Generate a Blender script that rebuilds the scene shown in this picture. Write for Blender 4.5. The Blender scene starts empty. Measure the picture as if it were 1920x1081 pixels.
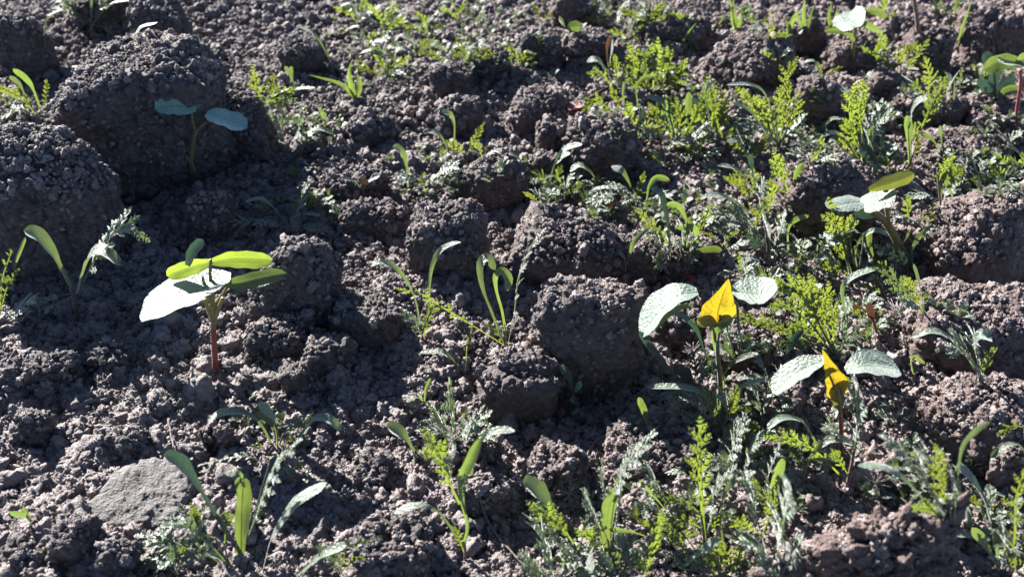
import bpy, bmesh, math, random
import numpy as np
from mathutils import Vector, Matrix, Quaternion

# ------------------------------------------------------------------ camera, light, exposure
scene = bpy.context.scene
C = scene.collection
PITCH = math.radians(38.0)
HFOV = math.radians(55.0)
CAM = np.array([0.0, 0.0, 0.185])
cam_data = bpy.data.cameras.new('camera')
cam = bpy.data.objects.new('camera', cam_data)
C.objects.link(cam)
cam.location = CAM
cam.rotation_euler = (math.pi/2 - PITCH, 0, 0)
cam_data.sensor_width = 36
cam_data.lens = 18/math.tan(HFOV/2)
cam_data.clip_start = 0.005
cam_data.clip_end = 60
cam_data.dof.use_dof = True
cam_data.dof.focus_distance = 0.27
cam_data.dof.aperture_fstop = 26
scene.camera = cam

SUN_ELEV, SUN_AZ = math.radians(28), math.radians(-42)      # behind the subject, to the left
sd = Vector((math.sin(SUN_AZ)*math.cos(SUN_ELEV), math.cos(SUN_AZ)*math.cos(SUN_ELEV), math.sin(SUN_ELEV)))
sun_data = bpy.data.lights.new('sun', 'SUN')
sun_data.energy = 5.0
sun_data.angle = math.radians(0.5)
sun_data.color = (1.0, 0.955, 0.90)
sun = bpy.data.objects.new('sun', sun_data)
sun.rotation_euler = sd.to_track_quat('Z', 'Y').to_euler()
sun.location = (-1, 1, 1)
C.objects.link(sun)

world = bpy.data.worlds.new('World')
scene.world = world
world.use_nodes = True
nt = world.node_tree
sky = nt.nodes.new('ShaderNodeTexSky')
sky.sky_type = 'NISHITA'
sky.sun_disc = False
sky.altitude = 3000
sky.dust_density = 0.0
sky.air_density = 0.6
sky.sun_elevation = SUN_ELEV
sky.sun_rotation = SUN_AZ
nt.links.new(sky.outputs[0], nt.nodes['Background'].inputs[0])
nt.nodes['Background'].inputs[1].default_value = 0.06
scene.view_settings.view_transform = 'Standard'
scene.view_settings.look = 'None'
scene.view_settings.gamma = 1
scene.view_settings.exposure = 2.3

# ------------------------------------------------------------------ picture point -> place on the ground
FPX = 960/math.tan(HFOV/2)
FW = np.array([0, math.cos(PITCH), -math.sin(PITCH)])
UP = np.array([0, math.sin(PITCH), math.cos(PITCH)])
RT = np.array([1.0, 0, 0])
def ray(px, py):
    return FW + RT*((px-960)/FPX) + UP*((540.5-py)/FPX)
def at_z(px, py, z):
    d = ray(px, py); return CAM + d*((z-CAM[2])/d[2])
def at_y(px, py, y):
    d = ray(px, py); return CAM + d*(y/d[1])
def mpp(p):
    return float(np.dot(np.asarray(p)-CAM, FW))/FPX

# ------------------------------------------------------------------ noise
def _h(ix, iy, iz, seed):
    h = (ix.astype(np.uint32)*np.uint32(374761393)) ^ (iy.astype(np.uint32)*np.uint32(668265263)) ^ (iz.astype(np.uint32)*np.uint32(2246822519)) ^ np.uint32((seed*3266489917+12345) & 0xffffffff)
    h = (h ^ (h >> np.uint32(15)))*np.uint32(2246822519)
    h = (h ^ (h >> np.uint32(13)))*np.uint32(3266489917)
    return h ^ (h >> np.uint32(16))
def hashf(ix, iy, iz, seed):
    return _h(ix, iy, iz, seed).astype(np.float32)/np.float32(4294967295.0)
def vnoise(P, scale, seed=0):
    Q = P*scale
    I = np.floor(Q).astype(np.int64); F = (Q-I).astype(np.float32)
    F = F*F*(3-2*F)
    out = 0
    for dx in (0, 1):
        wx = F[:,0] if dx else 1-F[:,0]
        for dy in (0, 1):
            wy = F[:,1] if dy else 1-F[:,1]
            for dz in (0, 1):
                wz = F[:,2] if dz else 1-F[:,2]
                out = out + wx*wy*wz*hashf(I[:,0]+dx, I[:,1]+dy, I[:,2]+dz, seed)
    return out*2-1
def fbm(P, scale, octv=4, seed=0, gain=0.5):
    a, s, o = 1.0, 0.0, 0
    for k in range(octv):
        o = o + a*vnoise(P, scale*(2.03**k), seed+k*17); s += a; a *= gain
    return o/s
def grains(P, scale, seed=0, keep=1.0, expo=.7):
    """rounded crumbs: a dome round every jittered cell point; 0..1"""
    Q = P*scale
    I = np.floor(Q-0.5).astype(np.int64)
    best = np.zeros(len(P), np.float32)
    for dx in (0, 1):
        for dy in (0, 1):
            for dz in (0, 1):
                jx, jy, jz = I[:,0]+dx, I[:,1]+dy, I[:,2]+dz
                r0 = hashf(jx, jy, jz, seed+3)
                ok = hashf(jx, jy, jz, seed+4) < keep
                rx = jx+0.5+0.8*(hashf(jx, jy, jz, seed)-0.5)
                ry = jy+0.5+0.8*(hashf(jx, jy, jz, seed+1)-0.5)
                rz = jz+0.5+0.8*(hashf(jx, jy, jz, seed+2)-0.5)
                d2 = (Q[:,0]-rx)**2+(Q[:,1]-ry)**2+(Q[:,2]-rz)**2
                R = 0.27+0.33*r0
                v = R*np.maximum(0, 1-d2/(R*R))**expo
                best = np.maximum(best, np.where(ok, v, 0))
    return best

# ------------------------------------------------------------------ mesh helpers
def fast_mesh(name, V, F, mats, smooth=True):
    me = bpy.data.meshes.new(name)
    V = np.asarray(V, np.float32); F = np.asarray(F, np.int32)
    n = F.shape[1]
    me.vertices.add(len(V)); me.vertices.foreach_set('co', V.ravel())
    me.loops.add(F.size); me.loops.foreach_set('vertex_index', F.ravel())
    me.polygons.add(len(F)); me.polygons.foreach_set('loop_start', np.arange(0, F.size, n, dtype=np.int32))
    me.polygons.foreach_set('use_smooth', np.full(len(F), smooth))
    me.update(calc_edges=True)
    for m in mats: me.materials.append(m)
    return me
_ico = {}
def ico(sub):
    if sub not in _ico:
        bm = bmesh.new()
        bmesh.ops.create_icosphere(bm, subdivisions=sub, radius=1)
        bm.verts.ensure_lookup_table()
        V = np.array([v.co[:] for v in bm.verts], np.float32)
        F = np.array([[v.index for v in f.verts] for f in bm.faces], np.int32)
        bm.free(); _ico[sub] = (V/np.linalg.norm(V, axis=1)[:,None], F)
    return _ico[sub]
def link(name, me, label=None, cat=None, group=None, kind=None, parent=None):
    o = bpy.data.objects.new(name, me); C.objects.link(o)
    if parent is not None: o.parent = parent
    if label: o['label'] = label
    if cat: o['category'] = cat
    if group: o['group'] = group
    if kind: o['kind'] = kind
    return o

# ------------------------------------------------------------------ materials
def new_mat(name):
    m = bpy.data.materials.new(name); m.use_nodes = True
    n = m.node_tree.nodes; l = m.node_tree.links
    return m, n, l, n['Principled BSDF']
def soil_mat(name, ca, cb, cc, bump=1.0, crumbly=False):
    m, n, l, b = new_mat(name)
    geo = n.new('ShaderNodeNewGeometry')
    n1 = n.new('ShaderNodeTexNoise'); n1.inputs['Scale'].default_value = 38; n1.inputs['Detail'].default_value = 4
    n2 = n.new('ShaderNodeTexNoise'); n2.inputs['Scale'].default_value = 620; n2.inputs['Detail'].default_value = 5; n2.inputs['Roughness'].default_value = .65
    for q in (n1, n2): l.new(geo.outputs['Position'], q.inputs['Vector'])
    sep = n.new('ShaderNodeSeparateXYZ'); l.new(geo.outputs['Position'], sep.inputs[0])
    # the ground is greyer on the left, redder and drier on the right
    mr = n.new('ShaderNodeMapRange'); mr.inputs['From Min'].default_value = -0.07; mr.inputs['From Max'].default_value = 0.10
    ad = n.new('ShaderNodeMath'); ad.operation = 'MULTIPLY_ADD'; ad.inputs[1].default_value = .35; 
    l.new(n1.outputs[0], ad.inputs[0]); l.new(sep.outputs[0], ad.inputs[2])
    sb = n.new('ShaderNodeMath'); sb.operation = 'SUBTRACT'; sb.inputs[1].default_value = .175
    l.new(ad.outputs[0], sb.inputs[0]); l.new(sb.outputs[0], mr.inputs['Value'])
    mx = n.new('ShaderNodeMix'); mx.data_type = 'RGBA'
    mx.inputs[6].default_value = (*ca, 1); mx.inputs[7].default_value = (*cb, 1)
    l.new(mr.outputs[0], mx.inputs[0])
    cr = n.new('ShaderNodeMapRange'); cr.inputs['From Min'].default_value = .35; cr.inputs['From Max'].default_value = .68
    cr.inputs['To Min'].default_value = 0; cr.inputs['To Max'].default_value = 1
    oi = n.new('ShaderNodeObjectInfo'); rr = n.new('ShaderNodeMath'); rr.operation = 'MULTIPLY_ADD'; rr.inputs[1].default_value = .16 if crumbly else 0; l.new(oi.outputs['Random'], rr.inputs[0]); l.new(n2.outputs[0], rr.inputs[2])
    l.new(rr.outputs[0], cr.inputs['Value'])
    mx2 = n.new('ShaderNodeMix'); mx2.data_type = 'RGBA'
    l.new(cr.outputs[0], mx2.inputs[0]); l.new(mx.outputs[2], mx2.inputs[6]); mx2.inputs[7].default_value = (*cc, 1)
    mm = n.new('ShaderNodeMath'); mm.operation = 'MULTIPLY'; mm.inputs[1].default_value = .8
    l.new(cr.outputs[0], mm.inputs[0]); l.new(mm.outputs[0], mx2.inputs[0])
    l.new(mx2.outputs[2], b.inputs['Base Color'])
    b.inputs['Roughness'].default_value = .72
    b.inputs['Specular IOR Level'].default_value = .45
    n3 = n.new('ShaderNodeTexNoise'); n3.inputs['Scale'].default_value = 1500; n3.inputs['Detail'].default_value = 3; n3.inputs['Roughness'].default_value = .6
    l.new(geo.outputs['Position'], n3.inputs['Vector'])
    bp = n.new('ShaderNodeBump'); bp.inputs['Strength'].default_value = bump; bp.inputs['Distance'].default_value = .0010
    l.new(n3.outputs[0], bp.inputs['Height']); l.new(bp.outputs[0], b.inputs['Normal'])
    return m
GREY = (0.037, 0.034, 0.036); RED = (0.086, 0.056, 0.050); DRY = (0.23, 0.192, 0.186)
M_soil = soil_mat('soil', GREY, RED, DRY)
M_crumb = soil_mat('crumb_soil', GREY, RED, (0.27, 0.228, 0.222), crumbly=True)
M_clod = soil_mat('clod_soil', (0.022, 0.021, 0.024), (0.082, 0.048, 0.041), (0.13, 0.105, 0.10))
M_slab = soil_mat('smooth_dry_soil', (0.080, 0.073, 0.073), (0.10, 0.092, 0.09), (0.145, 0.13, 0.127), .9)

# ------------------------------------------------------------------ the ground
def macro(x, y):
    P = np.stack([x, y, np.zeros_like(x)], 1)
    z = 0.0075*fbm(P, 11, 3, 5) + 0.0035*fbm(P, 42, 3, 9)
    rt = np.clip((x+0.01)/0.06, 0, 1)                     # the right half is rougher
    z = z + rt*0.005*fbm(P, 30, 2, 31)
    # a hollow between the centre clods and in front of the big boulder
    for hx, hy, hr, hd in HOLLOWS:
        z = z - hd*np.exp(-((x-hx)**2+(y-hy)**2)/(hr*hr))
    return z
HOLLOWS = []
for (px, py, r, d) in [(1110, 760, .014, .007), (300, 375, .016, .005), (1230, 860, .006, .006), (1600, 470, .012, .006), (740, 640, .012, .004)]:
    p = at_z(px, py, 0); HOLLOWS.append((p[0], p[1], r, d))
def macro1(x, y): return float(macro(np.array([x], float), np.array([y], float))[0])
def on_ground(px, py):
    z = 0.0
    for _ in range(6):
        p = at_z(px, py, z); z = 0.6*z+0.4*macro1(p[0], p[1])
    p = at_z(px, py, z); return np.array([p[0], p[1], macro1(p[0], p[1])])

NY, NX = 1150, 1500
t = np.linspace(0, 1, NY)
ys = 0.085*np.exp(t*math.log(0.62/0.085))
ys = np.concatenate([[-1.5, -.6, -.2, -.02, .04, .07], ys, .62*np.exp(np.linspace(0.01, 1, 60)**1.5*math.log(6/.62))])
u = np.linspace(-1, 1, NX)
u = 0.72*u + 0.28*u**9
us = u
W = 0.75*np.maximum(ys, .2)+0.03
Y = np.repeat(ys, NX); X = (us[None,:]*W[:,None]).ravel()
edge = np.abs(np.tile(np.linspace(-1, 1, NX), len(ys)))
X = X*(1+np.clip((edge-.97)/.03, 0, 1)**2*12)
Z = macro(X, Y)
P3 = np.stack([X, Y, Z], 1)
near = (Y > .07) & (Y < .63)
G = np.zeros(len(X), np.float32)
Q = P3[near]
warp = np.stack([vnoise(Q, 260, 3), vnoise(Q, 260, 4), 0*Q[:,0]], 1)*0.0006
Qw = Q+warp
G[near] = (0.0045*grains(Qw, 115, 1, .45) + 0.0030*grains(Qw, 300, 11, .8) + 0.0016*grains(Qw, 640, 21) + 0.0004*fbm(Qw, 900, 2, 7))
Z = Z+G
idx = np.arange(len(ys)*NX).reshape(len(ys), NX)
F = np.stack([idx[:-1,:-1].ravel(), idx[:-1,1:].ravel(), idx[1:,1:].ravel(), idx[1:,:-1].ravel()], 1)
ground = link('ground', fast_mesh('ground', np.stack([X, Y, Z], 1), F, [M_soil]), kind='structure')

# ------------------------------------------------------------------ clods
def clod_shape(dim, seed, sub=5, planes=None, rough=1.0, p=9, gr=1.0, mat=None, rot=0.0, boxy=1.0):
    """an irregular faceted lump of soil with grains on it; dim = half sizes"""
    rng = np.random.RandomState(seed)
    D, F = ico(sub)
    N = []; H = []
    for _ in range(13):
        v = rng.normal(size=3); v /= np.linalg.norm(v)
        N.append(v); H.append(0.80+0.26*rng.rand())
    base = [((0, 0, 1), .86), ((0, -1, .1), .84), ((-1, 0, .2), .86), ((1, -.1, .1), .86), ((0, 1, 0), .9)] if planes is None else planes
    for v, h in base:
        v = np.array(v, float); v /= np.linalg.norm(v); N.append(v); H.append(h*boxy)
    N = np.array(N, np.float32); H = np.array(H, np.float32)
    s = np.maximum(0, D@N.T)/H
    r = 1/(np.sum(s**p, 1)**(1/p)+1e-6)
    V = D*r[:,None]
    # lumpy outline
    off = rng.rand(3)*50
    Vo = V+off
    k = 0.17*fbm(Vo, 1.3, 3, seed)+0.10*fbm(Vo, 4.2, 4, seed+5, .6)*rough+0.07*grains(Vo, 3.2, seed+9, .5, 1)
    V = V*(1+k)[:,None]
    V = V*np.array(dim)[None,:]
    if rot:
        c, s_ = math.cos(rot), math.sin(rot)
        V = V@np.array([[c, s_, 0], [-s_, c, 0], [0, 0, 1]])
    nrm = D/np.array(dim)[None,:]; nrm /= np.linalg.norm(nrm, axis=1)[:,None]
    Pw = V+off*.1
    up = np.clip((nrm[:,2]+.5)/.9, .5, 1)              # loose grains lie on top
    cr = np.abs(fbm(Pw, 95, 3, seed+40))                  # cracks
    g = (0.0028*grains(Pw, 190, seed+1, .35)*up + 0.0022*grains(Pw, 420, seed+2, .7)*up + 0.0012*grains(Pw, 800, seed+3)*up
         + 0.0024*fbm(Pw, 200, 4, seed+6, .6) - 0.0012*np.clip(1-cr/.06, 0, 1))
    V = V+nrm*(g*gr)[:,None]
    return V.astype(np.float32), F
# px bbox centre, px size, label, options
CLODS = [
 (262,215,360,290,'huge dark boulder-like clod at upper left, behind the two blue-grey seed leaves',dict(d=.75,zf=.35)),
 (445,215,150,170,'dark clod leaning on the right flank of the huge upper-left boulder',dict(d=.8)),
 (75,365,320,250,'big bluish clod cut by the left edge, in front of the huge boulder',dict(d=.8,zf=.35)),
 (125,268,95,75,'small knobbly lump sitting between the two biggest clods on the left',dict()),
 (45,72,125,105,'dark rounded clod in the top left corner',dict()),
 (302,45,115,105,'squarish dark clod at the top edge behind the huge boulder',dict()),
 (190,15,110,60,'shadowed clod at the top edge left of the squarish one',dict()),
 (567,98,92,62,'flat-faced dark clod near the top with a pale rim',dict()),
 (405,398,100,98,'upright lump right of the big bluish clod, above the two-storey seedling',dict()),
 (560,520,180,190,'peaked dark clod directly right of the seedling with white glaring leaf',dict(d=.8,planes=[((0,-.95,.35),.8),((-.7,0,.8),.8),((.8,0,.55),.78)])),
 (528,628,128,88,'sloping clod at the right of the red stem',dict()),
 (614,670,95,80,'small clod below and right of the sloping one by the red stem',dict()),
 (560,702,58,66,'little upright clod right of the foot of the red stem',dict()),
 (838,455,150,140,'rounded block with a pale left rim behind the tall hooked seedling',dict()),
 (1075,468,235,155,'wide craggy clod at the centre behind the grainy cube-like block',dict(d=.7)),
 (1112,628,205,205,'large cube-like block with dark front face at the centre',dict(d=.8,boxy=.92,zf=.45,planes=[((0,-1,.05),.78),((-1,0,.1),.84),((1,-.1,0),.84),((0,.2,1),.82)])),
 (975,722,155,135,'wedge-shaped brownish clod with flat lit top and smooth front',dict(d=.75,zf=.5,gr=.7,planes=[((0,-1,-.28),.72),((-1,0,-.25),.84),((1,-.1,-.2),.84),((0,-.15,1),.7)])),
 (685,598,135,92,'smooth shaded clod between the peaked clod and the hooked seedling',dict(gr=.7)),
 (1128,272,145,105,'rounded clod with bright crumb cap below the bit of red debris',dict()),
 (1008,208,112,78,'domed clod left of the bit of red debris',dict()),
 (1036,258,66,62,'small dark clod touching the one with the bright crumb cap',dict()),
 (702,408,140,62,'low broad clod left of the rounded block with pale rim',dict()),
 (918,335,145,95,'dark jagged clod above the wide craggy one',dict(planes=[((0,-.9,.3),.75),((-.6,0,.8),.8),((.9,0,.3),.8)])),
 (1402,112,185,110,'large reddish mound at upper right with a dark right face',dict(d=.7,planes=[((-.6,-.3,.7),.68),((.8,-.6,.1),.72)])),
 (1592,98,110,80,'smooth red-brown clod behind the stalk of the white top-right leaf',dict(gr=.6)),
 (1528,182,88,68,'rounded clod below the large reddish mound',dict()),
 (1838,452,225,215,'big reddish rock-like clod at the right edge of the plant thicket',dict(d=.85,zf=.35,planes=[((-.5,-.35,.75),.72),((.8,-.6,.2),.78)])),
 (1545,372,200,150,'crumbly mound under the seedling with orange-green leaf, dark below',dict(d=.7)),
 (1830,620,270,180,'broad pinkish mound against the right edge below the rock-like clod',dict(d=.8,zf=.25)),
 (1075,22,90,66,'dark blue-grey clod at the top edge above the round yellow-green leaf',dict()),
 (1102,78,90,48,'flat dark clod just below the round yellow-green leaf',dict()),
 (1043,882,112,95,'ball-like clod covered with bright grains in the lower centre',dict(p=14,gr=1.3)),
 (1640,1030,340,290,'largest foreground clod at the lower right, lit pink on its left side',dict(d=.7,zf=.5,gr=1.6,p=6,planes=[((-.5,-.3,.8),.92),((.7,-.7,.1),.74)])),
 (733,1028,150,120,'sloping clod with pale top cut by the bottom edge',dict()),
 (1230,858,210,120,'low pinkish mound above the bright lobed plants at lower centre',dict(d=.8,zf=.1)),
 (1420,640,190,110,'reddish clod between the two yellow-leaved seedlings',dict()),
 (1262,612,120,82,'dark red clod under the cupped white leaf',dict(gr=.7)),
 (862,215,82,62,'small clod in the upper middle with a sunlit shoulder',dict()),
 (912,112,92,56,'red-brown clod under the pale feathery sprouts at the top',dict()),
 (1014,88,84,66,'dark clod left of the round yellow-green leaf',dict()),
 (696,236,88,60,'dark shaded lump in the bare soil at the upper middle',dict()),
 (848,150,86,60,'shadowed lump below the feathery sprouts at the top middle',dict()),
 (1655,158,72,50,'little dark block near the stalk of the white top-right leaf',dict(gr=.6)),
 (1730,195,150,80,'reddish mound left of the clover-like plant at the right edge',dict()),
 (1870,215,150,80,'flattish pale-topped slab below the clover-like plant',dict(gr=.7)),
 (1800,290,190,90,'low reddish mound below the flattish slab at upper right',dict(zf=.1)),
 (1860,55,150,120,'tall mound of pinkish crumbs in the top right corner',dict(zf=.1)),
 (1740,95,100,90,'dark blue clod under the brown stalk at the top right',dict()),
 (1250,45,160,80,'broad mound at the top edge left of the tall grass blades',dict(zf=.1)),
 (1840,800,240,180,'pale crumbly mound below the broad pinkish one at the right',dict(zf=.1)),
 (1900,860,130,110,'dark-faced clod at the lower right edge',dict()),
 (1440,745,130,80,'shaded clod under the small seedling with a striped white leaf',dict()),
 (1495,60,110,90,'reddish clod behind the clump of upright top-edge grass',dict()),
 (230,832,92,64,'rounded dark clod above the smooth pale slab',dict()),
 (75,702,150,66,'low mound of crumbs at the left edge below the fern-like plant',dict()),
 (200,672,84,66,'small rounded clod left of the white glaring leaf tip',dict()),
 (140,1012,86,74,'rounded lump in the lower left corner area, below the pale slab',dict()),
 (40,1050,110,70,'low lump in the very bottom left corner',dict()),
 (225,1045,80,70,'lump at the bottom edge left of the sprouts',dict()),
 (72,800,74,58,'rounded lump at the left edge level with the pale slab top',dict()),
 (410,820,64,60,'blocky lump just above the yellow-green tongue-shaped leaf',dict()),
 (1020,305,60,40,'small lump between two hooked seed leaves in the middle',dict()),
 (1300,480,110,70,'dark lump behind the dense clump at the centre right',dict()),
 (1190,480,90,110,'dark clod at the right end of the wide craggy one',dict()),
 (660,340,120,70,'rounded rise of crumbs above the curled red sprout',dict(zf=.1)),
 (890,840,90,60,'clumpy lump right of the lobed seedling in the lower middle',dict()),
 (700,880,80,60,'lump left of the lobed seedling in the lower middle',dict()),
 (900,930,110,80,'lump at the right of the yellow strap leaf near the bottom',dict()),
]
def fit_clod(cx, cy, w, h, build, zf, d):
    """find size and place so that the part above the ground has this width and height"""
    p = on_ground(cx, cy+h*.35)
    a = w/2*mpp(p); b = a*d; c = a*.8
    V0 = build(3)                                          # unit shape
    for it in range(14):
        zc = macro1(p[0], p[1])+.0032+c*zf
        V = V0*np.array([a, b, c])+np.array([p[0], p[1], zc])
        V = V[V[:,2] > macro1(p[0], p[1])+.0032]
        q = V-CAM; dep = q@FW
        sx = 960+FPX*q[:,0]/dep; sy = 540.5-FPX*(q@UP)/dep
        x0, x1, y0, y1 = sx.min(), sx.max(), sy.min(), sy.max()
        s = mpp(p)
        a *= w/(x1-x0); p[0] += (cx-(x0+x1)/2)*s
        c *= min(max((h/(y1-y0)), .8), 1.25)
        if c > a*1.3: c = a*1.3
        if c < a*.45: c = a*.45; b *= min(max(h/(y1-y0), .8), 1.1); b = max(b, .4*a)
        else: b = a*d
        p[1] -= (cy+h/2-y1)*s/math.sin(math.atan2(CAM[2], p[1]))*.8
    return p, zc, (a, b, c)
HITV, HITF, BARE = [], [], []
def hit_add(V, F, bare=False):
    BARE.append(bare)
    n = sum(len(v) for v in HITV); HITV.append(np.asarray(V, float)); HITF.append(np.asarray(F)+n)
for k, (cx, cy, w, h, lab, o) in enumerate(CLODS):
    rot = 0 if o.get('planes') else random.Random(k).uniform(-.3, .3)
    def unit(sub, dim=(1, 1, 1), g=0): return clod_shape(dim, 100+k*7, sub, o.get('planes'), p=o.get('p', 9), gr=g, boxy=o.get('boxy', 1.0), rot=rot)[0]
    p, zc, dim = fit_clod(cx, cy, w, h, unit, o.get('zf', .3), o.get('d', .8))
    sub = 7 if w > 280 else (6 if w > 95 else 5)
    V, F = clod_shape(dim, 100+k*7, sub, o.get('planes'), p=o.get('p', 9), gr=o.get('gr', 1.0), boxy=o.get('boxy', 1.0), rot=rot)
    ob = link('soil_clod', fast_mesh('soil_clod', V, F, [M_clod]), lab, 'clod', 'clods of soil')
    ob.location = (p[0], p[1], zc)
    Vl = clod_shape(dim, 100+k*7, 4, o.get('planes'), p=o.get('p', 9), gr=.4, boxy=o.get('boxy', 1.0), rot=rot)
    hit_add(Vl[0]+np.array([p[0], p[1], zc]), Vl[1], o.get('gr', 1) < .8)

# the smooth pale slab, lower left
p = at_z(280, 925, .004); SL = p
V, F = clod_shape((.0125, .0125, .006), 9001, 6, planes=[((.1,-.25,1),.62),((0,-1,0),.8),((-1,.3,0),.85),((1,0,0),.8),((.5,1,0),.85)], gr=.3, rough=.7)
ob = link('soil_slab', fast_mesh('soil_slab', V, F, [M_slab]), 'smooth pale flat piece of dry soil at the lower left', 'clod')
ob.location = (p[0], p[1], macro1(p[0], p[1])+.0018)

# ------------------------------------------------------------------ loose crumbs: one uncountable cover
rng = np.random.RandomState(4)
protos = bpy.data.collections.new('crumb_shapes')
for k in range(14):
    D, F = ico(5 if k < 6 else 4)
    N = rng.normal(size=(9, 3)); N /= np.linalg.norm(N, axis=1)[:,None]; H = .78+.25*rng.rand(9)
    s = np.maximum(0, D@N.T)/H
    r = 1/((s**3).sum(1)**(1/3)+.8)
    V = D*r[:,None]
    V = V*1.75*(1+.28*fbm(V+k*9, 1.4, 2, k))[:,None]*np.array([1, .85+.25*rng.rand(), .78+.25*rng.rand()])
    V = V+D*(1.0*grains(V+k*5, 1.5, k+60, .9, 1.2)+.55*grains(V+k*3, 3.4, k+90, .9, 1)+.35*grains(V+k*3, 7, k+91, .8, 1)+.18*fbm(V+k, 7, 3, k))[:,None]
    V -= V.mean(0)
    protos.objects.link(bpy.data.objects.new('crumb_shape', fast_mesh('crumb_shape', V, F, [M_crumb])))
NC = 190000
uu = rng.rand(NC); yy = np.exp(np.log(.095)+uu*(np.log(.62)-np.log(.095)))
xx = (rng.rand(NC)*2-1)*(0.62*yy+.06)
far_fade = np.clip(yy/.25, .75, 1.5)
r = 0.00040*(1-rng.rand(NC)*.985)**(-1/1.9)*far_fade
r = np.clip(r, .0004, .0023)
Pn = np.stack([xx, yy, 0*xx], 1)
cl = fbm(Pn, 45, 2, 77)                                    # crumbs gather in drifts
left = np.clip((-xx-.01)/.06, 0, 1)*np.clip((.26-yy)/.06, 0, 1)
keep = rng.rand(NC) < np.clip(.75+cl*.9+left*.4, .25, 1)
r = r*(.9+.45*left)
xx, yy, r = xx[keep], yy[keep], r[keep]
ok = ((xx-SL[0])/.0125)**2+((yy-SL[1])/.012)**2 > 1
xx, yy, r = xx[ok], yy[ok], r[ok]
zz = macro(xx, yy)+r*.25+0.0012
cx_, cy_, cz_, cr_ = [], [], [], []
for V, F, bare in zip(HITV, HITF, BARE):                               # and loose ones lying on the clods
    F = F-F.min(); T = V[F]
    nn = np.cross(T[:,1]-T[:,0], T[:,2]-T[:,0]); ar = np.linalg.norm(nn, axis=1); nn = nn/(ar[:,None]+1e-12)
    upw = nn[:,2] > .45
    if not upw.any(): continue
    m_ = int(ar[upw].sum()/2*(1.5e5 if bare else 5.0e5))
    pick = rng.choice(np.nonzero(upw)[0], m_, p=ar[upw]/ar[upw].sum())
    w_ = rng.dirichlet((1, 1, 1), m_)
    q = (T[pick]*w_[:,:,None]).sum(1)+nn[pick]*.0004
    sd_ = (nn[:,2] > -.25) & (nn[:,2] <= .55)
    if sd_.any() and not bare:
        m2 = int(ar[sd_].sum()/2*.8e5); pick = rng.choice(np.nonzero(sd_)[0], m2, p=ar[sd_]/ar[sd_].sum()); w_ = rng.dirichlet((1, 1, 1), m2)
        q2 = (T[pick]*w_[:,:,None]).sum(1)+nn[pick]*.0001
        cx_.append(q2[:,0]); cy_.append(q2[:,1]); cz_.append(q2[:,2]); cr_.append(np.clip(.00034*(1-rng.rand(m2)*.985)**(-1/3.), .0003, .0007))
    cx_.append(q[:,0]); cy_.append(q[:,1]); cz_.append(q[:,2]); cr_.append(np.clip(.00036*(1-rng.rand(m_)*.985)**(-1/2.4), .0003, .0014))
xx = np.concatenate([xx]+cx_); yy = np.concatenate([yy]+cy_); zz = np.concatenate([zz]+cz_); r = np.concatenate([r]+cr_)
me = bpy.data.meshes.new('loose_soil_crumbs')
me.vertices.add(len(xx)); me.vertices.foreach_set('co', np.stack([xx, yy, zz], 1).astype(np.float32).ravel())
at = me.attributes.new('size', 'FLOAT', 'POINT'); at.data.foreach_set('value', r.astype(np.float32))
at = me.attributes.new('turn', 'FLOAT_VECTOR', 'POINT'); at.data.foreach_set('vector', (rng.rand(len(xx), 3)*np.array([.9, .9, 6.28])).astype(np.float32).ravel())
me.update()
crumbs = link('soil_crumbs', me, 'loose crumbs and grains of grey-brown soil covering the ground', 'soil crumbs', kind='stuff')
ng = bpy.data.node_groups.new('scatter_crumbs', 'GeometryNodeTree')
ng.interface.new_socket('Geometry', in_out='INPUT', socket_type='NodeSocketGeometry')
ng.interface.new_socket('Geometry', in_out='OUTPUT', socket_type='NodeSocketGeometry')
gi = ng.nodes.new('NodeGroupInput'); go = ng.nodes.new('NodeGroupOutput')
ci = ng.nodes.new('GeometryNodeCollectionInfo'); ci.inputs['Collection'].default_value = protos
ci.inputs['Separate Children'].default_value = True; ci.inputs['Reset Children'].default_value = True
ip = ng.nodes.new('GeometryNodeInstanceOnPoints'); ip.inputs['Pick Instance'].default_value = True
a1 = ng.nodes.new('GeometryNodeInputNamedAttribute'); a1.data_type = 'FLOAT'; a1.inputs['Name'].default_value = 'size'
a2 = ng.nodes.new('GeometryNodeInputNamedAttribute'); a2.data_type = 'FLOAT_VECTOR'; a2.inputs['Name'].default_value = 'turn'
ng.links.new(gi.outputs[0], ip.inputs['Points']); ng.links.new(ci.outputs[0], ip.inputs['Instance'])
er = ng.nodes.new('FunctionNodeEulerToRotation')
ng.links.new(a2.outputs['Attribute'], er.inputs[0]); ng.links.new(er.outputs[0], ip.inputs['Rotation'])
ng.links.new(a1.outputs['Attribute'], ip.inputs['Scale'])
ng.links.new(ip.outputs[0], go.inputs[0])
md = crumbs.modifiers.new('scatter', 'NODES'); md.node_group = ng
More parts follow.
